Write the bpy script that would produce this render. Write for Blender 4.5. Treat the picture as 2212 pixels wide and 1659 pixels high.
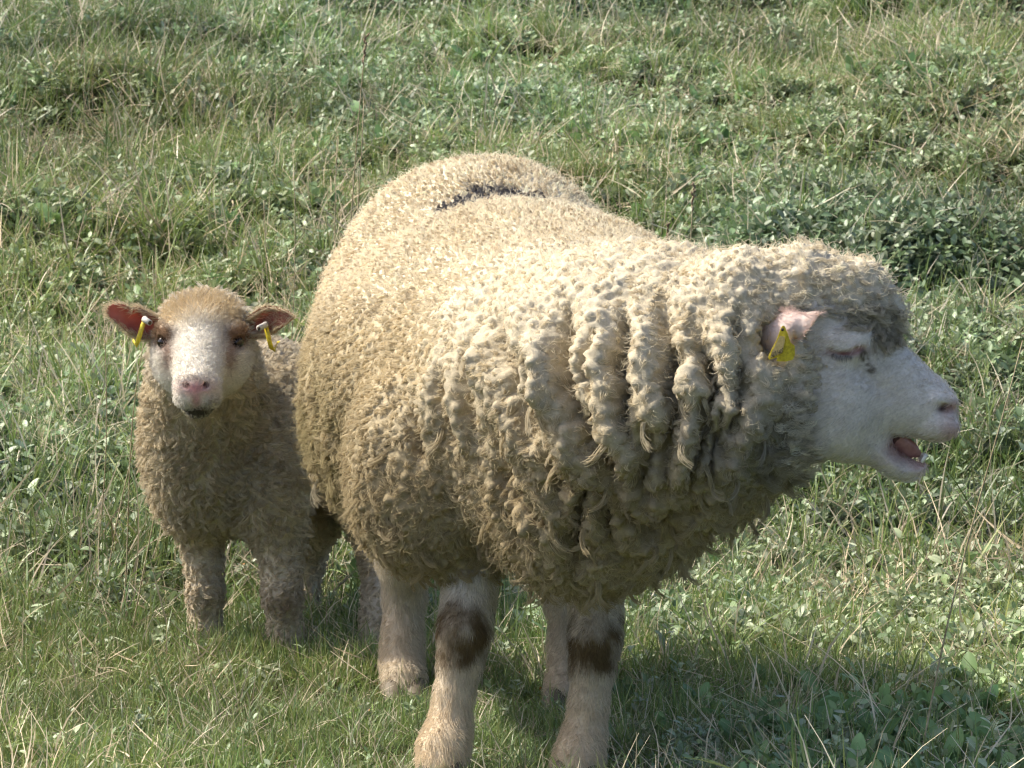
import bpy, math, os, random
import numpy as np
from mathutils import Vector
from mathutils.bvhtree import BVHTree
from mathutils.kdtree import KDTree

DEV = ''
sc = bpy.context.scene
for o in list(bpy.data.objects):
    bpy.data.objects.remove(o)

# ------------------------------------------------------------------ camera
FPX, CX, CY = 10290.0, 1106.0, 829.5          # focal length and centre of a 2212 px wide frame
CAM = np.array([0.0, -7.0, 1.44])
PITCH = math.atan(1248.5 / FPX)
cam = bpy.data.cameras.new('camera')
cam.sensor_width = 36.0
cam.lens = 36.0 * FPX / 2212.0
cam.clip_end = 2000
cam.dof.use_dof = True
cam.dof.focus_distance = 7.1
cam.dof.aperture_fstop = 34.0
camo = bpy.data.objects.new('camera', cam)
sc.collection.objects.link(camo)
camo.location = CAM
camo.rotation_euler = (math.pi / 2 - PITCH, 0, 0)
sc.camera = camo

# ------------------------------------------------------------------ sky, sun, exposure
SUN_EL, SUN_AZ = math.radians(50), math.radians(-76)   # azimuth from +Y (away from the camera) towards +X
world = bpy.data.worlds.new('World')
sc.world = world
world.use_nodes = True
wn = world.node_tree.nodes
sky = wn.new('ShaderNodeTexSky')
sky.sky_type = 'NISHITA'
sky.sun_disc = False
sky.dust_density = 3.0
sky.air_density = 0.8
sky.sun_elevation = SUN_EL
sky.sun_rotation = SUN_AZ
wn['Background'].inputs['Strength'].default_value = 0.15
world.node_tree.links.new(sky.outputs[0], wn['Background'].inputs['Color'])
sun = bpy.data.lights.new('sun', 'SUN')
sun.energy = 4.0
sun.angle = math.radians(0.5)
sun.color = (1.0, 0.945, 0.83)
suno = bpy.data.objects.new('sun', sun)
sc.collection.objects.link(suno)
sd = Vector((math.sin(SUN_AZ) * math.cos(SUN_EL), math.cos(SUN_AZ) * math.cos(SUN_EL), math.sin(SUN_EL)))
suno.rotation_euler = sd.to_track_quat('Z', 'Y').to_euler()
suno.location = sd * 20
sc.view_settings.view_transform = 'Standard'
sc.view_settings.look = 'None'
sc.view_settings.exposure = 0.66
sc.view_settings.gamma = 1.0
sc.view_settings.use_curve_mapping = False
sc.render.engine = 'CYCLES'
sc.cycles.max_bounces = 4
sc.cycles.diffuse_bounces = 2
sc.cycles.transparent_max_bounces = 4
sc.cycles.use_denoising = 'nodn' not in DEV
sc.cycles.filter_width = 1.25
sc.cycles.adaptive_threshold = 0.04
sc.cycles.use_light_tree = False
sc.cycles.caustics_reflective = False
sc.cycles.caustics_refractive = False
sc.render.use_persistent_data = False

rng = np.random.default_rng(7)

# ------------------------------------------------------------------ helpers
def ray(px, py):
    s, c = math.sin(PITCH), math.cos(PITCH)
    u, v = (px - CX) / FPX, -(py - CY) / FPX
    return np.array([u, c + v * s, -s + v * c])

def P(px, py, Y):
    """the point of the vertical plane y = Y that shows at this pixel"""
    r = ray(px, py)
    return CAM + r * ((Y - CAM[1]) / r[1])

def norm(v):
    return v / np.maximum(np.linalg.norm(v, axis=-1, keepdims=True), 1e-9)

def sstep(a, b, x):
    t = np.clip((x - a) / (b - a), 0, 1)
    return t * t * (3 - 2 * t)

def _hash(ix, iy, iz, seed):
    with np.errstate(over='ignore'):
        h = (ix.astype(np.uint32) * np.uint32(374761393) + iy.astype(np.uint32) * np.uint32(668265263)
             + iz.astype(np.uint32) * np.uint32(2246822519) + np.uint32(seed * 3266489917 & 0xffffffff))
        h = (h ^ (h >> np.uint32(13))) * np.uint32(1274126177)
        h = (h ^ (h >> np.uint32(16))) * np.uint32(2654435761)
        h ^= h >> np.uint32(15)
    return h.astype(np.float64) / 4294967296.0

def vnoise(p, seed=0):
    """value noise, -1..1, p is (N,3)"""
    i = np.floor(p).astype(np.int64)
    f = p - i
    f = f * f * f * (f * (f * 6 - 15) + 10)
    r = 0
    for dx in (0, 1):
        wx = f[:, 0] if dx else 1 - f[:, 0]
        for dy in (0, 1):
            wy = f[:, 1] if dy else 1 - f[:, 1]
            for dz in (0, 1):
                wz = f[:, 2] if dz else 1 - f[:, 2]
                r = r + wx * wy * wz * _hash(i[:, 0] + dx, i[:, 1] + dy, i[:, 2] + dz, seed)
    return r * 2 - 1

def fbm(p, seed=0, octs=3):
    r, a = 0, 1.0
    for k in range(octs):
        r = r + a * vnoise(p * (2.03 ** k) + 17.3 * k, seed + k)
        a *= 0.5
    return r

# ---- implicit surfaces on a grid, turned into a mesh by surface nets
class Field:
    def __init__(self, lo, hi, h):
        self.lo, self.h = np.array(lo, float), h
        self.n = np.ceil((np.array(hi) - self.lo) / h).astype(int) + 1
        self.ax = [self.lo[k] + h * np.arange(self.n[k]) for k in range(3)]
        self.f = np.full(self.n, 1.0, np.float32)

    def box(self, lo, hi):
        a = np.clip(np.floor((np.array(lo) - self.lo) / self.h).astype(int), 0, self.n)
        b = np.clip(np.ceil((np.array(hi) - self.lo) / self.h).astype(int) + 1, 0, self.n)
        if np.any(b <= a):
            return None, None
        s = tuple(slice(a[k], b[k]) for k in range(3))
        g = (self.ax[0][s[0]][:, None, None], self.ax[1][s[1]][None, :, None], self.ax[2][s[2]][None, None, :])
        return s, g

    def put(self, s, d, k, cut=False):
        a = self.f[s]
        if cut:
            d = -d
            hh = np.maximum(k - np.abs(a - d), 0) / k
            self.f[s] = np.maximum(a, d) + hh * hh * k * 0.25
        else:
            hh = np.maximum(k - np.abs(a - d), 0) / k
            self.f[s] = np.minimum(a, d) - hh * hh * k * 0.25

    def cone(self, a, b, r1, r2, k=0.02, cut=False):
        a, b = np.array(a, float), np.array(b, float)
        m = max(r1, r2) + k + 3 * self.h
        s, g = self.box(np.minimum(a, b) - m, np.maximum(a, b) + m)
        if s is None: return
        ba = b - a
        t = np.clip(((g[0] - a[0]) * ba[0] + (g[1] - a[1]) * ba[1] + (g[2] - a[2]) * ba[2]) / max(ba @ ba, 1e-9), 0, 1)
        d = np.sqrt((g[0] - a[0] - ba[0] * t) ** 2 + (g[1] - a[1] - ba[1] * t) ** 2 + (g[2] - a[2] - ba[2] * t) ** 2)
        self.put(s, d - (r1 + (r2 - r1) * t), k, cut)

    def chain(self, pts, rs, k=0.02):
        for i in range(len(pts) - 1):
            self.cone(pts[i], pts[i + 1], rs[i], rs[i + 1], k)

    def ell(self, c, r, k=0.03, rot=None, cut=False):
        c, r = np.array(c, float), np.array(r, float)
        m = max(r) + k + 3 * self.h
        s, g = self.box(c - m, c + m)
        if s is None: return
        q = [g[i] - c[i] for i in range(3)]
        if rot is not None:
            q = [rot[0][i] * q[0] + rot[1][i] * q[1] + rot[2][i] * q[2] for i in range(3)]
        k0 = np.sqrt((q[0] / r[0]) ** 2 + (q[1] / r[1]) ** 2 + (q[2] / r[2]) ** 2)
        k1 = np.sqrt((q[0] / r[0] ** 2) ** 2 + (q[1] / r[1] ** 2) ** 2 + (q[2] / r[2] ** 2) ** 2)
        self.put(s, k0 * (k0 - 1) / np.maximum(k1, 1e-6), k, cut)

    def mesh(self, smooth=2):
        f, h = self.f, self.h
        sg = f < 0
        c = [sg[i:sg.shape[0] - 1 + i, j:sg.shape[1] - 1 + j, k:sg.shape[2] - 1 + k] for i in (0, 1) for j in (0, 1) for k in (0, 1)]
        anyc, allc = c[0].copy(), c[0].copy()
        for x in c[1:]:
            anyc |= x; allc &= x
        act = anyc & ~allc
        idx = np.argwhere(act)
        vid = np.full(act.shape, -1, np.int64)
        vid[act] = np.arange(len(idx))
        corner = {(i, j, k): f[idx[:, 0] + i, idx[:, 1] + j, idx[:, 2] + k] for i in (0, 1) for j in (0, 1) for k in (0, 1)}
        acc = np.zeros((len(idx), 3)); cnt = np.zeros(len(idx))
        for ax in range(3):
            for u in (0, 1):
                for v in (0, 1):
                    o = [u, v]; o.insert(ax, 0); e = list(o); e[ax] = 1
                    fa, fb = corner[tuple(o)], corner[tuple(e)]
                    m = (fa < 0) != (fb < 0)
                    t = np.where(m, fa / np.where(m, fa - fb, 1), 0)
                    p = np.array(o, float)[None, :].repeat(len(idx), 0)
                    p[:, ax] += t
                    acc[m] += p[m]; cnt[m] += 1
        v = (idx + acc / cnt[:, None]) * h + self.lo
        quads = []
        for ax in range(3):
            a = [slice(None)] * 3; b = [slice(None)] * 3
            a[ax] = slice(0, -1); b[ax] = slice(1, None)
            s0, s1 = sg[tuple(a)], sg[tuple(b)]
            e = np.argwhere(s0 != s1)
            o1, o2 = (ax + 1) % 3, (ax + 2) % 3
            ok = (e[:, o1] > 0) & (e[:, o2] > 0) & (e[:, o1] < f.shape[o1] - 1) & (e[:, o2] < f.shape[o2] - 1)
            e = e[ok]
            q = []
            for d1, d2 in ((-1, -1), (0, -1), (0, 0), (-1, 0)):
                ce = e.copy(); ce[:, o1] += d1; ce[:, o2] += d2
                q.append(vid[ce[:, 0], ce[:, 1], ce[:, 2]])
            q = np.stack(q, 1)
            flip = ~s0[e[:, 0], e[:, 1], e[:, 2]]
            q[flip] = q[flip][:, ::-1]
            quads.append(q)
        q = np.concatenate(quads)
        q = q[(q >= 0).all(1)]
        for _ in range(smooth):
            v = relax(v, q, 0.5)
        return v, q

def relax(v, q, w):
    acc = np.zeros_like(v); cnt = np.zeros(len(v))
    for i in range(4):
        a, b = q[:, i], q[:, (i + 1) % 4]
        for k in range(3):
            acc[:, k] += np.bincount(a, v[b, k], len(v)) + np.bincount(b, v[a, k], len(v))
        cnt += np.bincount(a, None, len(v)) + np.bincount(b, None, len(v))
    return v * (1 - w) + w * acc / np.maximum(cnt, 1)[:, None]

def vnormals(v, q):
    n = np.cross(v[q[:, 2]] - v[q[:, 0]], v[q[:, 3]] - v[q[:, 1]])
    out = np.zeros_like(v)
    for i in range(4):
        for k in range(3):
            out[:, k] += np.bincount(q[:, i], n[:, k], len(v))
    return norm(out)

def poly_sd(px, pz, poly):
    """signed distance (negative inside) of the points (px, pz) to a polygon"""
    poly = np.array(poly, float)
    d = np.full(px.shape, 1e9); inside = np.zeros(px.shape, bool)
    for i in range(len(poly)):
        a, b = poly[i], poly[(i + 1) % len(poly)]
        e = b - a
        wx, wz = px - a[0], pz - a[1]
        t = np.clip((wx * e[0] + wz * e[1]) / max(e @ e, 1e-12), 0, 1)
        d = np.minimum(d, (wx - e[0] * t) ** 2 + (wz - e[1] * t) ** 2)
        cr = (a[1] <= pz) != (b[1] <= pz)
        xs = a[0] + (pz - a[1]) / (e[1] if abs(e[1]) > 1e-12 else 1e-12) * e[0]
        inside ^= cr & (px < xs)
    return np.where(inside, -1, 1) * np.sqrt(d)

def smooth_poly(pts, n=4):
    """closed Catmull-Rom through the points"""
    p = np.array(pts, float); m = len(p); out = []
    for i in range(m):
        a, b, c, d = p[i - 1], p[i], p[(i + 1) % m], p[(i + 2) % m]
        for k in range(n):
            t = k / n
            out.append(0.5 * (2 * b + (c - a) * t + (2 * a - 5 * b + 4 * c - d) * t * t + (3 * b - a - 3 * c + d) * t ** 3))
    return np.array(out)

def add_mesh(name, v, faces, mats, parent=None, cols=None, smooth=True, fm=None):
    me = bpy.data.meshes.new(name)
    if isinstance(faces, np.ndarray):
        nf, k = faces.shape
        me.vertices.add(len(v)); me.vertices.foreach_set('co', np.asarray(v, np.float32).ravel())
        me.loops.add(nf * k); me.loops.foreach_set('vertex_index', faces.astype(np.int32).ravel())
        me.polygons.add(nf); me.polygons.foreach_set('loop_start', np.arange(0, nf * k, k, dtype=np.int32))
        me.update(calc_edges=True)
    else:
        me.from_pydata([tuple(x) for x in v], [], [tuple(x) for x in faces])
    for m in (mats if isinstance(mats, (list, tuple)) else [mats]):
        me.materials.append(m)
    if fm is not None:
        me.polygons.foreach_set('material_index', np.asarray(fm, np.int32))
    if smooth:
        me.polygons.foreach_set('use_smooth', np.ones(len(me.polygons), bool))
    for cn, c in (cols or {}).items():
        c = np.asarray(c, np.float32)
        if c.ndim == 1:
            at = me.attributes.new(cn, 'FLOAT', 'POINT'); at.data.foreach_set('value', c)
        else:
            at = me.attributes.new(cn, 'FLOAT_COLOR', 'POINT')
            at.data.foreach_set('color', np.concatenate([c[:, :3], np.ones((len(c), 1), np.float32)], 1).ravel())
    me.validate()
    o = bpy.data.objects.new(name, me)
    sc.collection.objects.link(o)
    if parent is not None:
        o.parent = parent
    return o

def tag(o, label=None, category=None, group=None, kind=None):
    for k, x in (('label', label), ('category', category), ('group', group), ('kind', kind)):
        if x: o[k] = x
    return o

# ------------------------------------------------------------------ materials
class Mat:
    def __init__(self, name, rough=0.8, spec=0.2):
        self.m = bpy.data.materials.new(name); self.m.use_nodes = True
        self.nt = self.m.node_tree; self.b = self.nt.nodes['Principled BSDF']
        self.b.inputs['Roughness'].default_value = rough
        self.b.inputs['Specular IOR Level'].default_value = spec
    def n(self, t, **kw):
        x = self.nt.nodes.new(t)
        for k, v in kw.items(): setattr(x, k, v)
        return x
    def l(self, a, b):
        self.nt.links.new(a, b)
    def attr(self, name, kind='GEOMETRY'):
        return self.n('ShaderNodeAttribute', attribute_name=name, attribute_type=kind)
    def mix(self, fac, a, b, blend='MIX'):
        x = self.n('ShaderNodeMix', data_type='RGBA', blend_type=blend)
        for s, v in ((x.inputs[0], fac), (x.inputs[6], a), (x.inputs[7], b)):
            if hasattr(v, 'is_linked'): self.l(v, s)
            elif isinstance(v, (int, float)): s.default_value = v
            else: s.default_value = (*v, 1)
        return x.outputs[2]
    def noise(self, scale, detail=3, rough=0.55, co=None):
        x = self.n('ShaderNodeTexNoise')
        x.inputs['Scale'].default_value = scale; x.inputs['Detail'].default_value = detail; x.inputs['Roughness'].default_value = rough
        if co is not None: self.l(co, x.inputs['Vector'])
        return x
    def ramp(self, src, a, b, ca=(0, 0, 0), cb=(1, 1, 1)):
        x = self.n('ShaderNodeValToRGB')
        x.color_ramp.elements[0].position = a; x.color_ramp.elements[1].position = b
        x.color_ramp.elements[0].color = (*ca, 1); x.color_ramp.elements[1].color = (*cb, 1)
        self.l(src, x.inputs[0]); return x.outputs[0]
    def bump(self, h, strength=0.3, dist=0.002):
        x = self.n('ShaderNodeBump'); x.inputs['Strength'].default_value = strength; x.inputs['Distance'].default_value = dist
        self.l(h, x.inputs['Height']); self.l(x.outputs[0], self.b.inputs['Normal'])
    def color(self, c):
        if hasattr(c, 'is_linked'): self.l(c, self.b.inputs['Base Color'])
        else: self.b.inputs['Base Color'].default_value = (*c, 1)
        return self

def animal_mat(name):
    M = Mat(name, 0.9, 0.1)
    co = M.n('ShaderNodeTexCoord').outputs['Object']
    a = M.attr('col')
    nz = M.noise(260, 4, 0.65, co)
    k = M.ramp(nz.outputs['Fac'], 0.3, 0.7, (0.80, 0.78, 0.76), (1.08, 1.07, 1.06))
    M.color(M.mix(1.0, a.outputs['Color'], k, 'MULTIPLY'))
    M.bump(M.noise(420, 4, 0.7, co).outputs['Fac'], 0.5, 0.003)
    M.b.inputs['Subsurface Weight'].default_value = 0.0
    return M.m


# ------------------------------------------------------------------ ground
def ground_z(x, y):
    p = np.stack([x, y, 0 * x], 1)
    rise = np.where(y > 1.3, 0.15 * ((y - 1.3) - 1.6 * (1 - np.exp(-(np.maximum(y, 1.3) - 1.3) / 1.6))), 0)
    far = sstep(.9, 2.6, y)
    h = far * (0.075 * fbm(p * .9 + 3.1, 201, 3) + 0.055 * fbm(p * 2.4, 205, 2)) + .07 * np.exp(-((x - 1.0) / .5) ** 4 - ((y - 4.8) / .55) ** 4) + (0.010 + .012 * far) * fbm(p * 5, 203, 2)
    side = sstep(.55, 1.3, np.abs(x - .1)) * (1 - far)
    h = h + side * 0.03 * fbm(p * 1.3 + 8, 207, 2)
    fade = 1 / (1 + np.maximum(y - 25, 0) * .02)
    return (rise + h - .004) * np.where(y > 25, 1, 1)

def build_ground():
    xs = np.concatenate([np.linspace(-160, -8, 24)[:-1], np.linspace(-8, -3, 40)[:-1], np.linspace(-3, 3, 200)[:-1], np.linspace(3, 8, 40)[:-1], np.linspace(8, 160, 24)])
    ys = np.concatenate([np.linspace(-60, -3, 20)[:-1], np.linspace(-3, 9, 330)[:-1], np.linspace(9, 25, 80)[:-1], np.linspace(25, 260, 40)])
    X, Y = np.meshgrid(xs, ys, indexing='ij')
    Z = ground_z(X.ravel(), Y.ravel())
    v = np.stack([X.ravel(), Y.ravel(), Z], 1)
    i = np.arange(len(xs) * len(ys)).reshape(len(xs), len(ys))
    q = np.stack([i[:-1, :-1], i[1:, :-1], i[1:, 1:], i[:-1, 1:]], -1).reshape(-1, 4)
    M = Mat('ground_soil', .95, .1)
    co = M.n('ShaderNodeTexCoord').outputs['Object']
    a = M.ramp(M.noise(9, 5, .65, co).outputs['Fac'], .35, .68, (.06, .065, .03), (.12, .115, .06))
    b = M.ramp(M.noise(70, 4, .7, co).outputs['Fac'], .35, .7, (.5, .5, .45), (1.25, 1.2, 1.1))
    c = M.ramp(M.noise(1.3, 3, .6, co).outputs['Fac'], .4, .65, (.06, .095, .035), (.11, .125, .055))
    M.color(M.mix(1.0, M.mix(.5, a, c), b, 'MULTIPLY'))
    M.bump(M.noise(60, 5, .7, co).outputs['Fac'], 1.0, .02)
    o = add_mesh('ground', v, q, M.m)
    tag(o, kind='structure')
    return o
build_ground()

# ------------------------------------------------------------------ grass and herbs (instanced over the ground by geometry nodes)
def plant_mat(name, rough=.55, spec=.25, trans=.30):
    M = Mat(name, rough, spec)
    a = M.attr('col'); t = M.attr('tint', 'INSTANCER')
    c = M.mix(1.0, a.outputs['Color'], t.outputs['Color'], 'MULTIPLY')
    M.color(c)
    tr = M.n('ShaderNodeBsdfTranslucent'); M.l(c, tr.inputs['Color'])
    mx = M.n('ShaderNodeMixShader'); mx.inputs[0].default_value = trans
    M.l(M.b.outputs[0], mx.inputs[1]); M.l(tr.outputs[0], mx.inputs[2]); M.l(mx.outputs[0], M.nt.nodes['Material Output'].inputs['Surface'])
    return M.m

class Leafy:
    """collects blades and leaves of one tuft as triangles and quads"""
    def __init__(s): s.v, s.f, s.c = [], [], []
    def strip(s, base, d0, bend, length, width, c0, c1, n=4, twist=0.0, tipw=.08):
        d = np.array(d0, float); p = np.array(base, float)
        side = np.cross(d, [0, 0, 1.0])
        if np.linalg.norm(side) < 1e-3: side = np.array([1.0, 0, 0])
        side /= np.linalg.norm(side); o = len(s.v)
        for i in range(n + 1):
            t = i / n
            w = width * .5 * max(1 - t ** 2.2, tipw) * (0.7 + .3 * min(1, t * 4))
            a = twist * t
            sd = side * math.cos(a) + np.cross(d, side) * math.sin(a)
            s.v += [p - sd * w, p + sd * w]
            c = np.array(c0) * (1 - t) + np.array(c1) * t
            s.c += [c, c]
            d = d + np.array(bend) / n; d /= np.linalg.norm(d)
            p = p + d * length / n
        for i in range(n):
            k = o + 2 * i
            s.f.append((k, k + 1, k + 3, k + 2))
    def leaf(s, base, d, up, length, width, col, fold=.25, curl=.2, shape=1.0):
        d = np.array(d, float); d /= np.linalg.norm(d)
        side = np.cross(d, up); side /= np.linalg.norm(side) + 1e-9; nn = np.cross(side, d)
        o = len(s.v); ts = (0, .18, .45, .72, .92, 1.0); ws = (.10, .62, 1.0, .88, .45, .04)
        for t, w in zip(ts, ws):
            m = np.array(base) + d * length * t - nn * curl * length * t * t
            hw = width * .5 * w ** shape
            s.v += [m - side * hw + nn * fold * hw, m, m + side * hw + nn * fold * hw]
            s.c += [np.array(col) * .97, np.array(col) * 1.10, np.array(col) * .97]
        for i in range(5):
            k = o + 3 * i
            s.f += [(k, k + 1, k + 4, k + 3), (k + 1, k + 2, k + 5, k + 4)]
    def obj(s, name, mat, coll):
        me = bpy.data.meshes.new(name)
        me.from_pydata([tuple(x) for x in s.v], [], s.f)
        me.materials.append(mat)
        at = me.attributes.new('col', 'FLOAT_COLOR', 'POINT')
        at.data.foreach_set('color', np.concatenate([np.clip(np.array(s.c), .004, .9), np.ones((len(s.c), 1))], 1).astype(np.float32).ravel())
        me.polygons.foreach_set('use_smooth', np.ones(len(me.polygons), bool))
        o = bpy.data.objects.new(name, me); coll.objects.link(o); return o

def scatter(name, coll, pos, rot, scl, var, tint, kind='stuff'):
    me = bpy.data.meshes.new(name)
    me.vertices.add(len(pos)); me.vertices.foreach_set('co', pos.astype(np.float32).ravel())
    for nm, tp, key, a in (('rot', 'FLOAT_VECTOR', 'vector', rot), ('scl', 'FLOAT', 'value', scl), ('var', 'INT', 'value', var.astype(np.int32))):
        at = me.attributes.new(nm, tp, 'POINT'); at.data.foreach_set(key, np.ascontiguousarray(a).ravel() if tp == 'INT' else a.astype(np.float32).ravel())
    at = me.attributes.new('tint', 'FLOAT_COLOR', 'POINT')
    at.data.foreach_set('color', np.concatenate([tint, np.ones((len(tint), 1))], 1).astype(np.float32).ravel())
    o = bpy.data.objects.new(name, me); sc.collection.objects.link(o)
    nt = bpy.data.node_groups.new(name + '_scatter', 'GeometryNodeTree')
    nt.interface.new_socket('Geometry', in_out='INPUT', socket_type='NodeSocketGeometry')
    nt.interface.new_socket('Geometry', in_out='OUTPUT', socket_type='NodeSocketGeometry')
    N, Lk = nt.nodes, nt.links
    gi, go = N.new('NodeGroupInput'), N.new('NodeGroupOutput')
    ip = N.new('GeometryNodeInstanceOnPoints'); ci = N.new('GeometryNodeCollectionInfo')
    ci.inputs['Collection'].default_value = coll
    ci.inputs['Separate Children'].default_value = True
    ci.inputs['Reset Children'].default_value = True
    def na(nm, tp):
        x = N.new('GeometryNodeInputNamedAttribute'); x.data_type = tp; x.inputs[0].default_value = nm
        return [q for q in x.outputs if q.enabled and q.name == 'Attribute'][0]
    Lk.new(gi.outputs[0], ip.inputs['Points']); Lk.new(ci.outputs[0], ip.inputs['Instance'])
    ip.inputs['Pick Instance'].default_value = True
    Lk.new(na('var', 'INT'), ip.inputs['Instance Index'])
    e2r = N.new('FunctionNodeEulerToRotation'); Lk.new(na('rot', 'FLOAT_VECTOR'), e2r.inputs[0]); Lk.new(e2r.outputs[0], ip.inputs['Rotation'])
    Lk.new(na('scl', 'FLOAT'), ip.inputs['Scale'])
    Lk.new(ip.outputs[0], go.inputs[0])
    md = o.modifiers.new('scatter', 'NODES'); md.node_group = nt
    tag(o, kind=kind)
    return o

r2 = np.random.default_rng(23)
pm = plant_mat('grass_blade', .42, .45, .28); lm = plant_mat('herb_leaf', .45, .45, .22); dm = plant_mat('dry_straw', .7, .15, .2)
U = lambda a, b: float(r2.uniform(a, b))
def rdir(tilt):
    a = U(0, 6.283); return np.array([math.cos(a) * math.sin(tilt), math.sin(a) * math.sin(tilt), math.cos(tilt)])
def mkcoll(n): return bpy.data.collections.new(n)

GREEN = [(.145, .215, .060), (.18, .245, .075), (.12, .195, .065), (.20, .24, .085), (.18, .25, .12)]
DRY = [(.47, .42, .31), (.42, .37, .27), (.54, .49, .38), (.34, .30, .22)]
SILV = [(.225, .295, .17), (.265, .33, .21), (.19, .275, .14), (.32, .37, .265)]
c_grass = mkcoll('grass_tufts')
for i in range(12):
    T = Leafy()
    for b in range(26):
        a, rr = U(0, 6.283), .045 * math.sqrt(U(0, 1))
        d = rdir(abs(r2.normal(.35, .35)))
        L_ = U(.035, .11) * (1.35 if i % 4 == 0 else 1)
        if U(0, 1) < .12:
            c = DRY[int(U(0, 4))]; c1 = np.array(c) * 1.1
        else:
            c = GREEN[int(U(0, 5))]; c1 = np.array(c) * U(1.0, 1.35)
        T.strip((math.cos(a) * rr, math.sin(a) * rr, -.008), d, np.array([d[0], d[1], 0]) * U(.2, 1.8) + np.array([0, 0, -U(0, .9)]), L_, U(.0020, .0048), np.array(c) * .8, c1, 4, U(-1.2, 1.2))
    T.obj('grass_tuft', pm, c_grass)
c_long = mkcoll('long_grass_tufts')
for i in range(6):
    T = Leafy()
    for b in range(20):
        a, rr = U(0, 6.283), .03 * math.sqrt(U(0, 1))
        d = rdir(abs(r2.normal(.3, .28)))
        c = GREEN[int(U(0, 5))] if U(0, 1) < .76 else DRY[int(U(0, 4))]
        T.strip((math.cos(a) * rr, math.sin(a) * rr, -.01), d, np.array([d[0], d[1], 0]) * U(.3, 2.2) + np.array([0, 0, -U(0, 1.4)]), U(.11, .23), U(.0026, .0056), np.array(c) * .8, np.array(c) * 1.25, 6, U(-1.5, 1.5))
    T.obj('long_grass_tuft', pm, c_long)
c_herb = mkcoll('herb_sprigs')
for i in range(12):
    T = Leafy()
    for st in range(3):
        a, rr = U(0, 6.283), U(0, .035)
        p = np.array([math.cos(a) * rr, math.sin(a) * rr, -.005]); d = rdir(abs(r2.normal(.35, .25)))
        H = U(.035, .085); nl = int(U(3, 6)); sc_ = SILV[int(U(0, 4))]
        T.strip(p, d, (0, 0, .1), H, .0018, (.16, .16, .09), (.16, .19, .10), 3, 0, .6)
        for k in range(nl):
            t = (k + .6) / nl
            b = p + d * H * t
            for sd in (0, math.pi):
                if U(0, 1) < .12: continue
                az = k * 1.57 + sd + U(-.4, .4) + a
                el = U(.15, .95)
                ld = np.array([math.cos(az) * math.cos(el), math.sin(az) * math.cos(el), math.sin(el)])
                ll = U(.019, .034) * (1.15 - .45 * t)
                T.leaf(b, ld, np.array([0, 0, 1.0]) + r2.normal(0, .35, 3), ll, ll * U(.42, .60), np.array(sc_) * U(.8, 1.2), U(.05, .5), U(-.1, .4))
    T.obj('herb_sprig', lm, c_herb)
c_big = mkcoll('broad_leaf_herbs')
for i in range(5):
    T = Leafy()
    for k in range(9):
        az = U(0, 6.283); el = U(.35, 1.3); ll = U(.034, .056)
        ld = np.array([math.cos(az) * math.cos(el), math.sin(az) * math.cos(el), math.sin(el)])
        b = rdir(U(0, .8)) * U(.005, .045)
        T.strip((0, 0, -.005), norm(b[None])[0], (0, 0, .1), np.linalg.norm(b) + .006, .002, (.12, .16, .07), (.12, .17, .08), 2, 0, .7)
        T.leaf(b, ld, np.array([0, 0, 1.0]) + r2.normal(0, .4, 3), ll, ll * U(.48, .62), np.array((.14, .235, .10)) * U(.75, 1.3), U(.05, .4), U(-.1, .3))
    T.obj('broad_leaf_herb', lm, c_big)
c_tiny = mkcoll('tiny_leaf_mats')
for i in range(5):
    T = Leafy()
    for k in range(36):
        az = U(0, 6.283); el = U(.2, 1.4); ll = U(.006, .013)
        ld = np.array([math.cos(az) * math.cos(el), math.sin(az) * math.cos(el), math.sin(el)])
        b = np.array([r2.normal(0, .026), r2.normal(0, .026), U(0, .022)])
        c = np.array((.15, .235, .065)) * U(.75, 1.4) if U(0, 1) < .93 else np.array((.32, .17, .05))
        T.leaf(b, ld, np.array([0, 0, 1.0]) + r2.normal(0, .4, 3), ll, ll * U(.4, .62), c, .2, .1)
    T.obj('tiny_leaf_mat', lm, c_tiny)
c_dry = mkcoll('dry_straws')
for i in range(8):
    T = Leafy()
    for b in range(12):
        a = U(0, 6.283); tl = U(.9, 1.62) if i < 5 else U(.2, 1.2)
        d = rdir(tl)
        T.strip((r2.normal(0, .035), r2.normal(0, .035), U(.0, .03)), d, r2.normal(0, .45, 3) * np.array([1, 1, .6]), U(.05, .17), U(.0016, .0044), DRY[int(U(0, 4))], np.array(DRY[int(U(0, 4))]) * 1.1, 4, U(-1.5, 1.5), .3)
    T.obj('dry_straw', dm, c_dry)

def place(n, ymin, ymax, dens=None, margin=.55):
    """random ground points in the strip the camera sees, with a margin to both sides; even over the ground"""
    out = []
    while sum(map(len, out)) < n:
        y = r2.uniform(ymin, ymax, 40000); x = r2.uniform(-4.2, 4.2, 40000)
        ok = np.abs(x) < (y + 7) * .1085 + margin + .13 * np.maximum(y + .5, 0)
        x, y = x[ok], y[ok]
        if dens is not None:
            k = r2.random(len(x)) < dens(x, y); x, y = x[k], y[k]
        out.append(np.stack([x, y], 1))
    p = np.concatenate(out)[:n]
    return p[:, 0], p[:, 1]

def cropped(x, y):    # grazed short round the animals' feet and in front of them
    a = np.exp(-((x + .05) / .55) ** 4 - ((y - .1) / .75) ** 4)
    b = np.exp(-((x + .50) / .45) ** 4 - ((y - .60) / .55) ** 4)
    return 1 - .36 * np.maximum(a, b)

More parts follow.
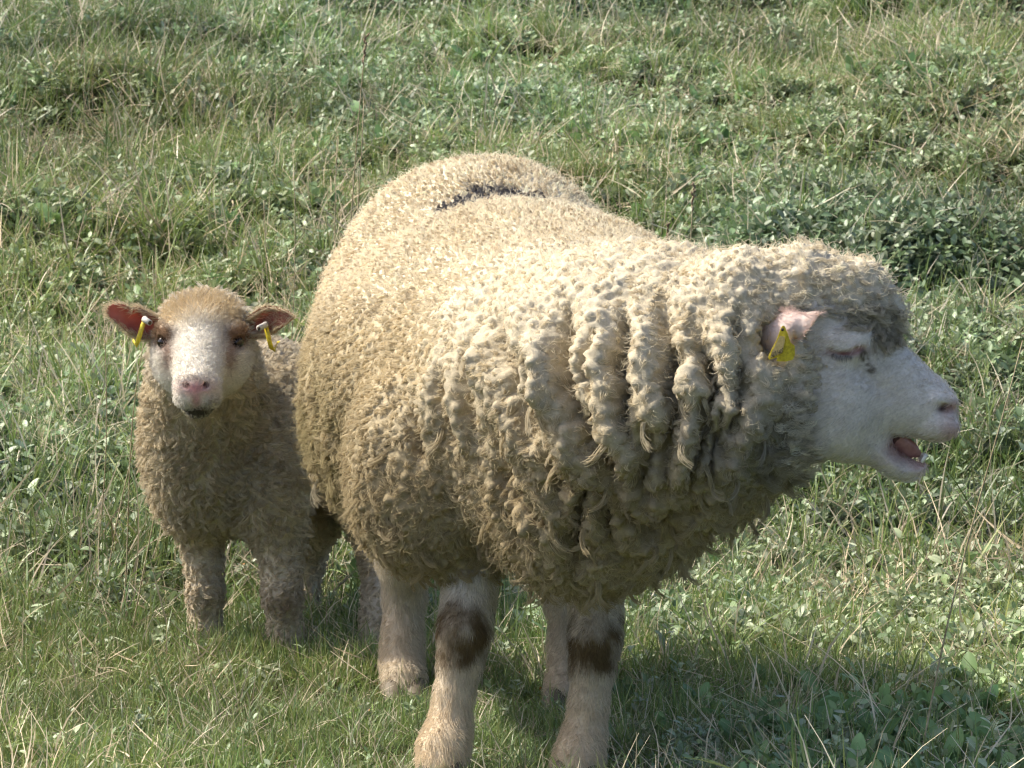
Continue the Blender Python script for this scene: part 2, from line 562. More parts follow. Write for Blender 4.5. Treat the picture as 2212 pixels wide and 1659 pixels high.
def strew(name, coll, n, ymin, ymax, smin, smax, tilt, dens=None, sink=0.0, tintv=.16, hue=.06, far_grow=.0, dark=1.0):
    x, y = place(n, ymin, ymax, dens)
    z = ground_z(x, y) - sink
    p3 = np.stack([x, y, 0 * x], 1)
    rot = np.stack([r2.normal(0, tilt, n), r2.normal(0, tilt, n), r2.uniform(0, 6.283, n)], 1)
    s = r2.uniform(smin, smax, n) * (1 + .22 * fbm(p3 * 2.2, 301, 2)) * (1 + far_grow * sstep(2, 7, y)) * cropped(x, y)
    br = 1 + tintv * r2.normal(0, 1, n) + .22 * fbm(p3 * 1.7, 303, 2)
    yel = .5 + .5 * np.clip(fbm(p3 * 1.1, 305, 3) + hue * r2.normal(0, 3, n), -1, 1)
    br = br * dark
    tint = np.stack([br * (1.16 + .22 * yel), br * (1.17 + .06 * yel), br * (1.16 - .06 * yel)], 1).clip(.25, 2.2)
    return scatter(name, coll, np.stack([x, y, z], 1), rot, s, r2.integers(0, len(coll.objects), n), tint)

def leafm(x, y):      # where the grey-green herb grows: the side under the ewe's head and the bank behind
    p = np.stack([x, y, 0 * x], 1)
    m = sstep(-.25, .55, x - .15 + .5 * fbm(p * 1.6, 311, 2)) * (y < 2.5) + sstep(.8, 2.2, y) * (.62 + .5 * fbm(p * 1.2, 313, 3))
    return np.clip(m, .08, 1)
Y0, Y1 = -.75, 8.6
if 'nograss' not in DEV:
    tag(strew('grass', c_grass, 13800, Y0, Y1, .7, 1.15, .18, lambda x, y: np.clip(1.15 - .5 * leafm(x, y), 0, 1)), 'short green pasture grass covering the ground', 'grass')
    tag(strew('long_grass', c_long, 1900, Y0, Y1, .55, 1.1, .25, lambda x, y: np.clip(.10 + .8 * sstep(-.45, -.9, x) * sstep(1.0, 1.8, y) + .3 * sstep(.2, .6, fbm(np.stack([x, y, 0 * x], 1) * 1.4, 321, 2)) * np.where((x > .1) & (y < .6), .3, 1), 0, 1)), 'longer arching grass blades standing above the pasture', 'grass')
    tag(strew('herb_cover', c_herb, 14200, Y0, Y1, .75, 1.25, .2, leafm), 'grey-green oval-leaved herbs creeping through the grass', 'herbs')
    tag(strew('broad_leaf_cover', c_big, 760, Y0, Y1, .6, 1.1, .2, lambda x, y: leafm(x, y) * .9), 'larger green oval leaves scattered among the low herbs', 'herbs')
    tag(strew('tiny_leaf_cover', c_tiny, 3200, Y0, 3.0, .7, 1.2, .2, lambda x, y: 1.02 - leafm(x, y)), 'tiny fresh green leaves in the short turf', 'herbs')
    feet = np.array([(-.103, -.06), (.095, -.08), (-.17, .60), (.08, .49), (-.50, 1.05), (-.375, .93), (-.34, 1.30), (-.225, .93)])
    def footed(x, y): return np.clip(sum(np.exp(-((x - a) / .06) ** 2 - ((y - b + .05) / .05) ** 2) for a, b in feet), 0, 1)
    tag(strew('foot_grass', c_grass, 340, -.3, 1.4, .55, .95, .2, footed), 'grass tufts growing up round the hooves', 'grass')
    nearw = lambda x, y: np.exp(-((x + .25) / .95) ** 6)
    tag(strew('short_turf', c_grass, 3600, Y0, 1.35, .55, .85, .2, nearw), 'short grazed turf round the feet of the ewe and lamb', 'grass')
    tag(strew('oval_leaf_cover', c_big, 430, Y0, .8, .75, 1.15, .2, lambda x, y: sstep(.10, .45, x) * sstep(.85, .2, y)), 'large oval leaves in the shade beside the ewe', 'herbs')
    bushy = lambda x, y: np.exp(-((x - 1.0) / .5) ** 4 - ((y - 4.8) / .55) ** 4)
    tag(strew('herb_thicket', c_herb, 1700, 3.6, 6.0, .9, 1.35, .25, bushy, dark=.72), 'dense taller patch of dark green herbs on the bank', 'herbs')
    tag(strew('dry_grass', c_dry, 4900, Y0, Y1, .6, 1.2, .25), 'pale dry straw and dead grass lying in the turf', 'straw')

# ------------------------------------------------------------------ ewe: body surface
def roty(a):          # rotation about z
    c, s = math.cos(a), math.sin(a)
    return np.array([[c, -s, 0], [s, c, 0], [0, 0, 1]])

YH = -0.25            # depth of the plane that halves the ewe's head

def px_poly(pts, Y):
    return [(P(x, y, Y)[0], P(x, y, Y)[2]) for x, y in pts]

HEAD_UP = [(1640, 640), (1700, 606), (1780, 600), (1850, 632), (1915, 690), (1946, 737), (1971, 764), (2014, 806), (2042, 828), (2060, 852),
           (2067, 880), (2063, 914), (2053, 936), (2026, 948), (1981, 943), (1925, 940), (1890, 965), (1838, 988), (1795, 984), (1740, 975), (1670, 950), (1640, 800)]
HEAD_LOW = [(1800, 880), (1880, 900), (1918, 936), (1930, 962), (1952, 984), (1976, 996), (1999, 1000), (2001, 1010), (1988, 1028), (1957, 1037), (1917, 1027), (1888, 1006), (1838, 990), (1790, 975)]

def head_width(x):
    cols = np.array([1600, 1700, 1760, 1820, 1880, 1940, 2000, 2040, 2070])
    xs = [P(c, 800, YH)[0] for c in cols]
    return np.interp(x, xs, [.062, .066, .066, .062, .053, .045, .040, .036, .030])

def ewe_head(F):
    yw = np.array([1.0])
    for poly, R, wf, k in ((HEAD_UP, 0.060, 1.0, 0.012), (HEAD_LOW, 0.036, 0.72, 0.014)):
        pp = smooth_poly(px_poly(poly, YH), 3)
        lo = np.array([pp[:, 0].min() - .04, YH - .11, pp[:, 1].min() - .04])
        hi = np.array([pp[:, 0].max() + .04, YH + .11, pp[:, 1].max() + .04])
        s, g = F.box(lo, hi)
        X, Z = np.meshgrid(g[0].ravel(), g[2].ravel(), indexing='ij')
        d2 = poly_sd(X, Z, pp)
        q = np.maximum(1 + d2 / R, 0)[:, None, :]
        W = head_width(X)[:, None, :] * wf
        yy = np.abs(g[1] - YH)
        p = 2.3
        r = ((yy / W) ** p + q ** p) ** (1 / p)
        F.put(s, ((r - 1) * 0.042).astype(np.float32), k)
    for sgn in (-1, 1):
        y = lambda o: YH + sgn * o
        # brow and closed eye
        e = P(1818, 742, YH)
        F.ell((e[0], y(.058), e[2]), (.026, .014, .018), .016)
        b = P(1822, 722, YH)
        F.cone((b[0] - .02, y(.056), b[2] - .002), (b[0] + .022, y(.052), b[2] + .002), .011, .011, .014)
        # cheek and jaw muscle
        c = P(1778, 868, YH)
        F.ell((c[0], y(.046), c[2]), (.05, .026, .06), .03)
        # groove in front of the eye, lower edge of the cheek bone
        a, b = P(1850, 790, YH), P(1930, 850, YH)
        F.cone((a[0], y(.066), a[2]), (b[0], y(.056), b[2]), .008, .006, .014, cut=True)
        # eyelid slit
        pts = [P(*xy, YH) for xy in ((1786, 744), (1800, 752), (1822, 752), (1842, 745), (1856, 742))]
        ys = [.0665, .0695, .0690, .0640, .0600]
        for i in range(4):
            F.cone((pts[i][0], y(ys[i] + .004), pts[i][2]), (pts[i + 1][0], y(ys[i + 1] + .004), pts[i + 1][2]), .0032, .0032, .004, cut=True)
        # nostril: raised wing, then the hole
        w = P(2030, 866, YH)
        F.cone((w[0] - .008, y(.030), w[2] + .006), (w[0] + .016, y(.018), w[2] + .002), .0085, .008, .010)
        a, b = P(2026, 874, YH), P(2052, 882, YH)
        F.cone((a[0], y(.040), a[2]), (b[0], y(.022), b[2]), .0062, .0045, .005, cut=True)
        F.cone((a[0], y(.040), a[2]), (a[0] + .012, y(.018), a[2]), .006, .004, .004, cut=True)
        # philtrum side / lip puff
        l = P(2030, 918, YH)
        F.ell((l[0], y(.022), l[2]), (.026, .018, .016), .014)

def ewe_body(F):
    R = roty(math.radians(17))
    F.ell((-.010, .42, .555), (.295, .47, .245), .08, R)
    F.ell((-.050, .70, .625), (.245, .235, .248), .08, R)
    F.ell((.060, .36, .585), (.255, .36, .225), .08, R)
    F.ell((.075, .12, .570), (.235, .25, .215), .08, R)
    F.ell((-.125, .50, .450), (.19, .30, .14), .08)
    # shoulders with the wool over the forearms
    F.ell((-.125, .10, .450), (.125, .15, .155), .06)
    F.ell((.140, .09, .470), (.125, .15, .17), .06)
    # brisket
    F.ell((.120, -.06, .435), (.160, .16, .145), .06)
    # neck
    F.chain([(.09, .04, .565), (.19, -.11, .590), (.275, -.185, .610), (.325, -.235, .630)], [.217, .204, .175, .122], .06)
    # wool cap on the crown of the head, ruff behind the cheek
    F.chain([P(1600, 650, YH), P(1730, 628, YH), P(1840, 646, YH), P(1912, 690, YH)], [.075, .056, .046, .026], .03)
    # hollow behind the ear
    for sg in (-1, 1):
        e = P(1650, 727, YH)
        F.ell((e[0], YH + sg * .120, e[2]), (.031, .075, .040), .015, cut=True)
    # tail stub
    F.cone((-.09, .93, .66), (-.10, .96, .50), .05, .035, .04)

LEGS = {}
def ewe_legs(F):
    def pts(rows, Ys):
        return [P(c, r, y) for (c, r), y in zip(rows, Ys)]
    # sheep's right foreleg
    p = pts([(1030, 1120), (1018, 1240), (1012, 1300), (1004, 1362), (995, 1430), (981, 1500), (972, 1570), (958, 1618)], [.08, .06, .05, .03, .035, .03, .02, -.005])
    F.chain(p, [.050, .036, .033, .0345, .028, .0240, .0275, .033], .02)
    F.chain([p[-1], P(952, 1662, -.025)], [.033, .034], .02); LEGS['fr'] = p
    # left foreleg
    p = pts([(1290, 1180), (1286, 1290), (1288, 1330), (1287, 1380), (1280, 1440), (1272, 1520), (1262, 1590), (1250, 1640)], [.06, .04, .03, .01, .015, .01, 0, -.02])
    F.chain(p, [.050, .033, .032, .0335, .028, .0235, .027, .032], .02)
    F.chain([p[-1], P(1244, 1672, -.04)], [.032, .033], .02); LEGS['fl'] = p
    # right hind leg: thigh, hock, cannon
    p = pts([(885, 980), (880, 1110), (874, 1210), (874, 1290), (870, 1370), (868, 1425), (872, 1470)], [.62, .60, .69, .72, .70, .68, .65])
    F.chain(p, [.10, .060, .038, .027, .025, .026, .030], .03)
    F.chain([p[-1], P(874, 1500, .635)], [.030, .032], .02); LEGS['hr'] = p
    p = pts([(1190, 980), (1205, 1100), (1216, 1210), (1222, 1300), (1226, 1400), (1226, 1470), (1224, 1510)], [.55, .52, .60, .62, .60, .57, .54])
    F.chain(p, [.10, .060, .036, .026, .024, .025, .029], .03)
    F.chain([p[-1], P(1222, 1542, .525)], [.029, .031], .02); LEGS['hl'] = p

F = Field((-.40, -.46, -.02), (.56, 1.05, .95), 0.0048)
ewe_body(F); ewe_legs(F)
bv, bq = F.mesh(2)
G = Field((P(1630, 800, YH)[0], YH - .11, .44), (P(2085, 800, YH)[0], YH + .11, .80), 0.0025)
ewe_head(G)
hv, hq = G.mesh(1)

# ------------------------------------------------------------------ wool and hair made of curves
sc.cycles_curves.shape = 'RIBBONS'
sc.cycles_curves.subdivisions = 1

def hair_mat(name, rough=0.75, spec=0.12):
    M = Mat(name, rough, spec)
    a = M.attr('col')
    M.color(a.outputs['Color'])
    tr = M.n('ShaderNodeBsdfTranslucent'); M.l(a.outputs['Color'], tr.inputs['Color'])
    mx = M.n('ShaderNodeMixShader'); mx.inputs[0].default_value = 0.35
    out = M.nt.nodes['Material Output']
    M.l(M.b.outputs[0], mx.inputs[1]); M.l(tr.outputs[0], mx.inputs[2]); M.l(mx.outputs[0], out.inputs['Surface'])
    return M.m

def add_curves(name, pts, rad, col, mat, parent):
    """pts (n,k,3), rad (n,k), col (n,k,3)"""
    n, k = pts.shape[:2]
    c = bpy.data.hair_curves.new(name)
    c.add_curves([k] * n)
    c.attributes['position'].data.foreach_set('vector', pts.reshape(-1).astype(np.float32))
    at = c.attributes.get('radius') or c.attributes.new('radius', 'FLOAT', 'POINT')
    at.data.foreach_set('value', rad.reshape(-1).astype(np.float32))
    at = c.attributes.new('col', 'FLOAT_COLOR', 'POINT')
    at.data.foreach_set('color', np.concatenate([col.reshape(-1, 3), np.ones((n * k, 1))], 1).astype(np.float32).ravel())
    c.materials.append(mat)
    o = bpy.data.objects.new(name, c)
    sc.collection.objects.link(o)
    o.parent = parent
    return o

def sample(V, Q, N, w, n, r):
    """n random points on the surface; w is a weight per vertex"""
    T = np.concatenate([Q[:, [0, 1, 2]], Q[:, [0, 2, 3]]])
    ar = np.linalg.norm(np.cross(V[T[:, 1]] - V[T[:, 0]], V[T[:, 2]] - V[T[:, 0]]), axis=1) * w[T].mean(1)
    cs = np.cumsum(ar)
    t = T[np.searchsorted(cs, r.random(n) * cs[-1])]
    a, b = np.sqrt(r.random(n)), r.random(n)
    wt = np.stack([1 - a, a * (1 - b), a * b], 1)
    f = lambda A: (A[t] * wt[..., None]).sum(1)
    return f(V), norm(f(N)), cs[-1] / 2

def poisson(p, rad, r):
    kd = KDTree(len(p))
    for i, x in enumerate(p): kd.insert(x, i)
    kd.balance()
    dead = np.zeros(len(p), bool); keep = []
    for i in r.permutation(len(p)):
        if dead[i]: continue
        keep.append(i)
        for _, j, _ in kd.find_range(p[i], rad[i]): dead[j] = True
    return np.array(keep)

def lock_bump(V, N, root, spacing, height, w):
    """raise the surface into a rounded lump under each lock"""
    kd = KDTree(len(root))
    for i, x in enumerate(root): kd.insert(x, i)
    kd.balance()
    d = np.zeros(len(V)); j = np.zeros(len(V), int)
    for i in np.nonzero(w > 0.01)[0]:
        _, j[i], d[i] = kd.find(V[i])
    t = np.clip(d / (spacing[j] * 0.75), 0, 1)
    return V + N * ((1 - t * t) * height[j] * w)[:, None]

def locks(root, nrm, flow, L, R, m, droop, crimp, clump, col, tipdark, r, k=6, rad=0.0005, curl=0.0, wave=0.008, spread=1.0):
    """m fibres for each lock; every argument but m, k is per lock"""
    n = len(root)
    side = norm(np.cross(nrm, flow))
    t = np.linspace(0, 1, k)
    ph = r.random(n) * 6.283
    cur = root - nrm * 0.004
    cen = [cur]
    sgn = np.where(r.random(n) < .5, -1, 1)
    for i in range(1, k):
        b = np.clip(droop * (t[i] ** 0.7), 0, 1.2)[:, None]
        ca = (curl * sgn * t[i] * 2.4)[:, None] if isinstance(curl, np.ndarray) else curl * sgn[:, None] * t[i] * 2.4
        d = norm(nrm * np.maximum(1 - b, 0.05) + (flow * np.cos(ca) + side * np.sin(ca)) * b)
        cur = cur + d * ((L + 0.004) / (k - 1))[:, None]
        cen.append(cur)
    cen = np.stack(cen, 1)                                   # n,k,3
    ang = r.random((n, m)) * 6.283; rr = np.sqrt(r.random((n, m))) * R[:, None]
    off = (np.cos(ang) * rr)[..., None] * flow[:, None] + (np.sin(ang) * rr)[..., None] * side[:, None]   # n,m,3
    tp = (1 - clump[:, None] * t[None, :] ** 1.3)            # n,k
    lf = 1 + 0.25 * (r.random((n, m)) - 0.5)
    pts = root[:, None, None] - nrm[:, None, None] * 0.004 + (cen[:, None] - cen[:, None, :1]) * lf[..., None, None]
    pts = pts + off[:, :, None] * tp[:, None, :, None]
    # crimp shared by the lock, slightly out of step between fibres
    w = np.sin(t[None, None] * (L / wave)[:, None, None] * 6.283 + ph[:, None, None] + r.normal(0, .5, (n, m))[..., None]) * (crimp[:, None, None] * (0.3 + t)[None, None])
    w2 = np.cos(t[None, None] * (L / wave)[:, None, None] * 6.283 + ph[:, None, None] + r.normal(0, .5, (n, m))[..., None]) * (crimp[:, None, None] * (0.3 + t)[None, None])
    pts = pts + w[..., None] * side[:, None, None] + 0.6 * w2[..., None] * flow[:, None, None]
    pts = pts + r.normal(0, 1, (n, m, 1, 3)) * (L[:, None, None, None] * 0.06 * spread) * t[None, None, :, None]
    pts = pts.reshape(n * m, k, 3)
    c = col[:, None, None] * (1 + r.normal(0, .07, (n, m)))[..., None, None]
    c = np.broadcast_to(c, (n, m, k, 3)) * (1 - (tipdark[:, None, None] * (t ** 3)[None, None])[..., None] * np.array([.85, 1.0, 1.15]))
    rd = np.broadcast_to((rad * (1 - 0.55 * t ** 2))[None], (n * m, k))
    return pts, rd, np.clip(c.reshape(n * m, k, 3), 0.01, 0.95)

def flow_of(nrm, pref, r, jit=0.5):
    f = pref + r.normal(0, jit, pref.shape) * 0.5
    f = f - nrm * (f * nrm).sum(1, keepdims=True)
    return norm(f)

def dist_poly(V, pts):
    """distance of every vertex to a 3D polyline, and how far along it (0..1)"""
    best = np.full(len(V), 1e9); along = np.zeros(len(V))
    n = len(pts) - 1
    for i in range(n):
        a, e = pts[i], pts[i + 1] - pts[i]
        t = np.clip(((V - a) @ e) / max(e @ e, 1e-12), 0, 1)
        d = np.linalg.norm(V - a - t[:, None] * e, axis=1)
        m = d < best
        best[m] = d[m]; along[m] = (i + t[m]) / n
    return best, along

# ------------------------------------------------------------------ ewe: folds, colour, fleece
bn = vnormals(bv, bq)
tree = BVHTree.FromPolygons([tuple(x) for x in bv], [tuple(int(i) for i in x) for x in bq])
def on_body(px, py, tr=None):
    r = ray(px, py)
    hit = (tr or tree).ray_cast(Vector(CAM), Vector(r).normalized())
    return None if hit[0] is None else np.array(hit[0])

FOLDS = [  # valley lines of the wool folds round the neck and chest: depth, half width, points
    (.050, .0125, [(1086, 690), (1092, 730), (1098, 775), (1118, 848), (1140, 913), (1172, 940)]),
    (.042, .0105, [(1146, 760), (1150, 810), (1152, 850), (1166, 910)]),
    (.044, .0115, [(1226, 655), (1230, 715), (1219, 766), (1226, 827), (1240, 870), (1276, 920), (1305, 970), (1326, 1005), (1340, 1070)]),
    (.018, .007, [(1290, 720), (1284, 780), (1276, 830), (1290, 870)]),
    (.033, .0100, [(1346, 664), (1346, 738), (1332, 791), (1347, 834), (1344, 877), (1362, 925), (1390, 985)]),
    (.036, .0105, [(1426, 650), (1441, 755), (1452, 827), (1459, 881), (1448, 934), (1448, 1006), (1436, 1088)]),
    (.036, .0105, [(1500, 690), (1525, 780), (1537, 845), (1527, 899), (1519, 952), (1503, 1000), (1470, 1080)]),
    (.024, .009, [(1588, 660), (1600, 740), (1606, 820), (1590, 900), (1570, 980)]),
    (.026, .009, [(1016, 740), (1025, 810), (1021, 850), (1032, 952)]),
    (.022, .008, [(962, 800), (972, 880), (980, 960)]),
    (.014, .007, [(900, 850), (905, 930), (920, 1000)]),
    (.026, .009, [(1226, 1030), (1262, 1062), (1246, 1120), (1240, 1165), (1244, 1206), (1250, 1270)]),
    (.024, .010, [(1100, 1130), (1126, 1160), (1140, 1240)]),
    (.022, .008, [(1290, 1040), (1310, 1100), (1318, 1170)]),
    (.024, .009, [(1344, 1060), (1362, 1121), (1405, 1145), (1452, 1110), (1530, 1088)]),
    (.022, .008, [(1180, 960), (1200, 1030), (1214, 1110)]),
    (.026, .009, [(1392, 900), (1400, 960), (1392, 1020), (1386, 1080)]),
    (.022, .008, [(1560, 860), (1556, 930), (1540, 1000), (1520, 1050)]),
    (.018, .008, [(1085, 940), (1096, 1000), (1112, 1060)]),
    (.014, .007, [(1060, 1000), (1110, 1060), (1160, 1100), (1200, 1140)]),
]
disp = np.zeros(len(bv)); valley = np.zeros(len(bv))
for D, w, pl in FOLDS:
    p3 = [on_body(*x) for x in pl]
    p3 = [x for x in p3 if x is not None]
    if len(p3) < 2: continue
    p3 = np.array(p3)
    # densify and wobble
    tt = np.linspace(0, len(p3) - 1, len(p3) * 5)
    p3 = np.stack([np.interp(tt, np.arange(len(p3)), p3[:, k]) for k in range(3)], 1)
    p3 = p3 + 0.006 * np.stack([vnoise(p3 * 45 + 9 * k, 5 + k) for k in range(3)], 1)
    near = np.nonzero(np.linalg.norm(bv - p3.mean(0), axis=1) < 0.35)[0]
    d, al = dist_poly(bv[near], p3)
    tap = np.minimum(1, np.minimum(al, 1 - al) / 0.22 + 0.08)
    ww = w * 1.45 * (0.8 + 0.5 * vnoise(bv[near] * 30, 3))
    valley[near] = np.maximum(valley[near], tap * np.exp(-(d / (2.0 * w)) ** 4))
    w = w * 1.4
    disp[near] += tap * (-1.8 * D * np.exp(-(d / ww) ** 2) + 0.42 * D * np.exp(-((d - 2.6 * w) / (1.5 * w)) ** 2))
z, x, y = bv[:, 2], bv[:, 0], bv[:, 1]
neckness = np.clip(sstep(.18, -.06, y - 0.25 * (x - .1)), 0, 1)
backness = sstep(.62, .74, z) * (1 - .75 * neckness)
lowness = sstep(.50, .34, z)
# leg mask
legd = np.full(len(bv), 1e9)
for nm, p in LEGS.items():
    d, _ = dist_poly(bv, np.array(p)); legd = np.minimum(legd, d)
hairline = np.where(y < .3, .300, .335) + .018 * fbm(bv * 40, 4, 2)
skin = sstep(.012, -.012, z - hairline) * (legd < .075)
wool = 1 - skin
# vertical wrinkles on the flank, irregular bulges
q = bv * np.array([34, 34, 9.0])
disp += wool * (1 - .8 * backness) * 0.0045 * fbm(q, 11, 3) + wool * 0.006 * fbm(bv * 9, 21, 3) * (1 - .5 * backness)
disp *= (0.25 + 0.75 * wool)
bv = bv + bn * disp[:, None]
bv = relax(bv, bq, 0.25)
bn = vnormals(bv, bq)

r1 = np.random.default_rng(11)
_e = P(1660, 727, YH)
earhole = np.exp(-((bv[:, 0] - _e[0]) / .040) ** 4 - ((bv[:, 2] - _e[2]) / .038) ** 4) * (np.abs(bv[:, 1] - YH) > .03)
def ewe_regions(p, n):
    z, x, y = p[:, 2], p[:, 0], p[:, 1]
    ne = np.clip(sstep(.18, -.06, y - 0.25 * (x - .1)), 0, 1)
    ba = sstep(.60, .74, z + .03 * vnoise(p * 12, 8)) * (1 - .6 * ne)
    cap = sstep(.36, .42, x) * sstep(.62, .66, z)
    lo = sstep(.52, .34, z)
    return ne, ba, cap, lo

cand, cn, area = sample(bv, bq, bn, np.maximum(wool - .3, 0) / .7 * (1 - .93 * valley) * (1 - .97 * earhole), 150000, r1)
ne, ba, cap, lo = ewe_regions(cand, cn)
sp = .0086 + .0040 * ne - .0030 * ba + .0022 * lo - .001 * cap
sp *= 1 + .38 * vnoise(cand * 25, 31)
kp = poisson(cand, sp, r1)
root, rn, sp = cand[kp], cn[kp], sp[kp]
ne, ba, cap, lo = ne[kp], ba[kp], cap[kp], lo[kp]
hgt = .0028 + .0034 * ne + .002 * lo - .0022 * ba
bv2 = lock_bump(bv, bn, root, sp, hgt * (1 + .9 * r1.normal(0, .5, len(root))).clip(.1, 2.2), wool)
bn2 = vnormals(bv2, bq)

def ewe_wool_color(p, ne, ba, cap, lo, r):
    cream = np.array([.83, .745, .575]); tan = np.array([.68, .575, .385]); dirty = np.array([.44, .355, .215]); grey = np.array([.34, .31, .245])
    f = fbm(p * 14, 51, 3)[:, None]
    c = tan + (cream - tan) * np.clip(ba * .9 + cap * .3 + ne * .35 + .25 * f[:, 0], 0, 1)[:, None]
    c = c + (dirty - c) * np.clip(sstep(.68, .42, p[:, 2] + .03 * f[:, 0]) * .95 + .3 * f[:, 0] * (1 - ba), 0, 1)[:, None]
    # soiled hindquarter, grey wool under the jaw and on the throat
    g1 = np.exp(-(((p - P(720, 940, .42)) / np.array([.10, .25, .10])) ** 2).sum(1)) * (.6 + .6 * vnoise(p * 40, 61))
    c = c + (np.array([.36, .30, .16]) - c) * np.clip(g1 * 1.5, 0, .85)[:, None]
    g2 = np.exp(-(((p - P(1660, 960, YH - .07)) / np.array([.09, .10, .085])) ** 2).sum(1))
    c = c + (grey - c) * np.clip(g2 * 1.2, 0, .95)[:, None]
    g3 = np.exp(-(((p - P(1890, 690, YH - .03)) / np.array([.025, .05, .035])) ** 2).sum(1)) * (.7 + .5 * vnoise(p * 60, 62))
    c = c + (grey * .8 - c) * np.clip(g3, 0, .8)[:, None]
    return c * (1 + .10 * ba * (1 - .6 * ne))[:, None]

mark = np.array([on_body(*q) for q in ((974, 452), (1012, 432), (1058, 411), (1104, 420), (1160, 430))])
def marked(p, r):
    d, _ = dist_poly(p, mark)
    return sstep(.029, .015, d + .015 * vnoise(p * 60, 71) + .005 * r.normal(0, 1, len(p)))

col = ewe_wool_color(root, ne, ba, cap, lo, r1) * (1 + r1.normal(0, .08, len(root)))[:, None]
mk = marked(root, r1)
col = col + (np.array([.10, .10, .11]) - col) * (mk * np.where(r1.random(len(mk)) < .8, .95, .25))[:, None]
pref = np.array([0, .15, -1.0])[None] * (1 - ba)[:, None] + np.stack([-.5 * np.ones(len(root)), .6 * np.ones(len(root)), -.35 * np.ones(len(root))], 1) * ba[:, None]
flow = flow_of(rn, pref + 0.35 * np.stack([vnoise(root * 10 + 5 * k, 81 + k) for k in range(3)], 1), r1, .35)
n = len(root)
L = (.0122 - .0035 * ne - .0040 * ba + .007 * lo * (1 - .65 * ne) + .004 * cap) * (1 + .22 * r1.normal(0, 1, n)).clip(.5, 1.7)
ewe_locks = locks(root + rn * (hgt * .5)[:, None], rn, flow, L, sp * .68, 14, .72 + .18 * lo - .1 * cap + .14 * ne - .16 * ba, .0009 + .0006 * cap + .0004 * ne,
                  .72 - .12 * ba, col, np.where(r1.random(n) < .40, .55, .05) * (.30 + .70 * ba), r1, k=5, rad=.00046, curl=.5 + .3 * cap, wave=.009)
print('ewe locks', n)
# flyaway fibres that soften the outline
cand, cn, _ = sample(bv2, bq, bn2, np.maximum(wool - .3, 0) * (1 - valley) * (1 - earhole), 24000, r1)
ne2, ba2, cap2, lo2 = ewe_regions(cand, cn)
fl = flow_of(cn, np.tile([0, .2, -1.0], (len(cand), 1)), r1, 1.4)
cf = ewe_wool_color(cand, ne2, ba2, cap2, lo2, r1)
cf = cf + (np.array([.06, .06, .07]) - cf) * marked(cand, r1)[:, None]
ones = np.ones(len(cand))
fly = locks(cand + cn * .006, cn, fl, (.012 + .010 * lo2 + .006 * cap2) * (.5 + r1.random(len(cand))), ones * .002, 1, ones * .75, ones * .0014, ones * .1, cf * 1.05, ones * .1, r1, k=5, rad=.00026, curl=.9, wave=.009)
# long hanging locks along belly, brisket and flank edge
cand, cn, _ = sample(bv2, bq, bn2, wool * sstep(-.1, -.6, bn2[:, 2]) + wool * .25 * lowness, 900, r1)
ne3, ba3, cap3, lo3 = ewe_regions(cand, cn)
ones = np.ones(len(cand))
hang = locks(cand, cn, flow_of(cn + np.array([0, 0, .3]), np.tile([0, .1, -1.0], (len(cand), 1)), r1, .5), .030 * (.5 + r1.random(len(cand))), ones * .006, 16, ones * 1.0, ones * .0012, ones * .8,
             ewe_wool_color(cand, ne3, ba3, cap3, lo3, r1), ones * .1, r1, k=5, rad=.0005, curl=.5, wave=.012)

# fringe over the forehead, ruff behind the jaw, a few dangling wisps
tree2 = BVHTree.FromPolygons([tuple(x) for x in np.concatenate([bv2, hv])], [tuple(int(i) for i in x) for x in np.concatenate([bq, hq + len(bv2)])])
def wisps(spots, length, colr, rad, m, droop, curl, pref=(0, .05, -1.0), clump=.75):
    pr, pn, ll = [], [], []
    for (a, b) in spots:
        rr_ = ray(a, b); hit = tree2.ray_cast(Vector(CAM), Vector(rr_).normalized())
        if hit[0] is None: continue
        pr.append(np.array(hit[0])); pn.append(np.array(hit[1])); ll.append(length * r1.uniform(.65, 1.25))
    pr, pn, ll = np.array(pr), np.array(pn), np.array(ll); on = np.ones(len(pr))
    cc = np.array(colr)[None] * (1 + r1.normal(0, .13, len(pr)))[:, None]
    return locks(pr, pn, flow_of(pn, np.tile(pref, (len(pr), 1)), r1, .45), ll, on * rad, m, on * droop, on * .0013, on * clump, cc, on * .1, r1, k=5, rad=.00045 if clump > .5 else .00032, curl=curl, wave=.011)
fr1 = [(1868 + r1.uniform(-30, 75), 678 + r1.uniform(-18, 26)) for _ in range(90)]
fr2 = [(1908 + r1.uniform(-26, 42), 706 + r1.uniform(-12, 28)) for _ in range(42)]
ru1 = [(1722 + r1.normal(0, 15), 905 + r1.uniform(-60, 110)) for _ in range(90)]
ru2 = [(1705 + r1.uniform(-60, 45), 1000 + r1.uniform(-40, 40)) for _ in range(60)]
ru3 = [(1735 + r1.normal(0, 22), 985 + r1.uniform(-35, 55)) for _ in range(70)]
br1 = [(c_, 672 + .0009 * (c_ - 1790) ** 2 * -0.2 + r1.normal(0, 7)) for c_ in r1.uniform(1690, 1880, 80)]
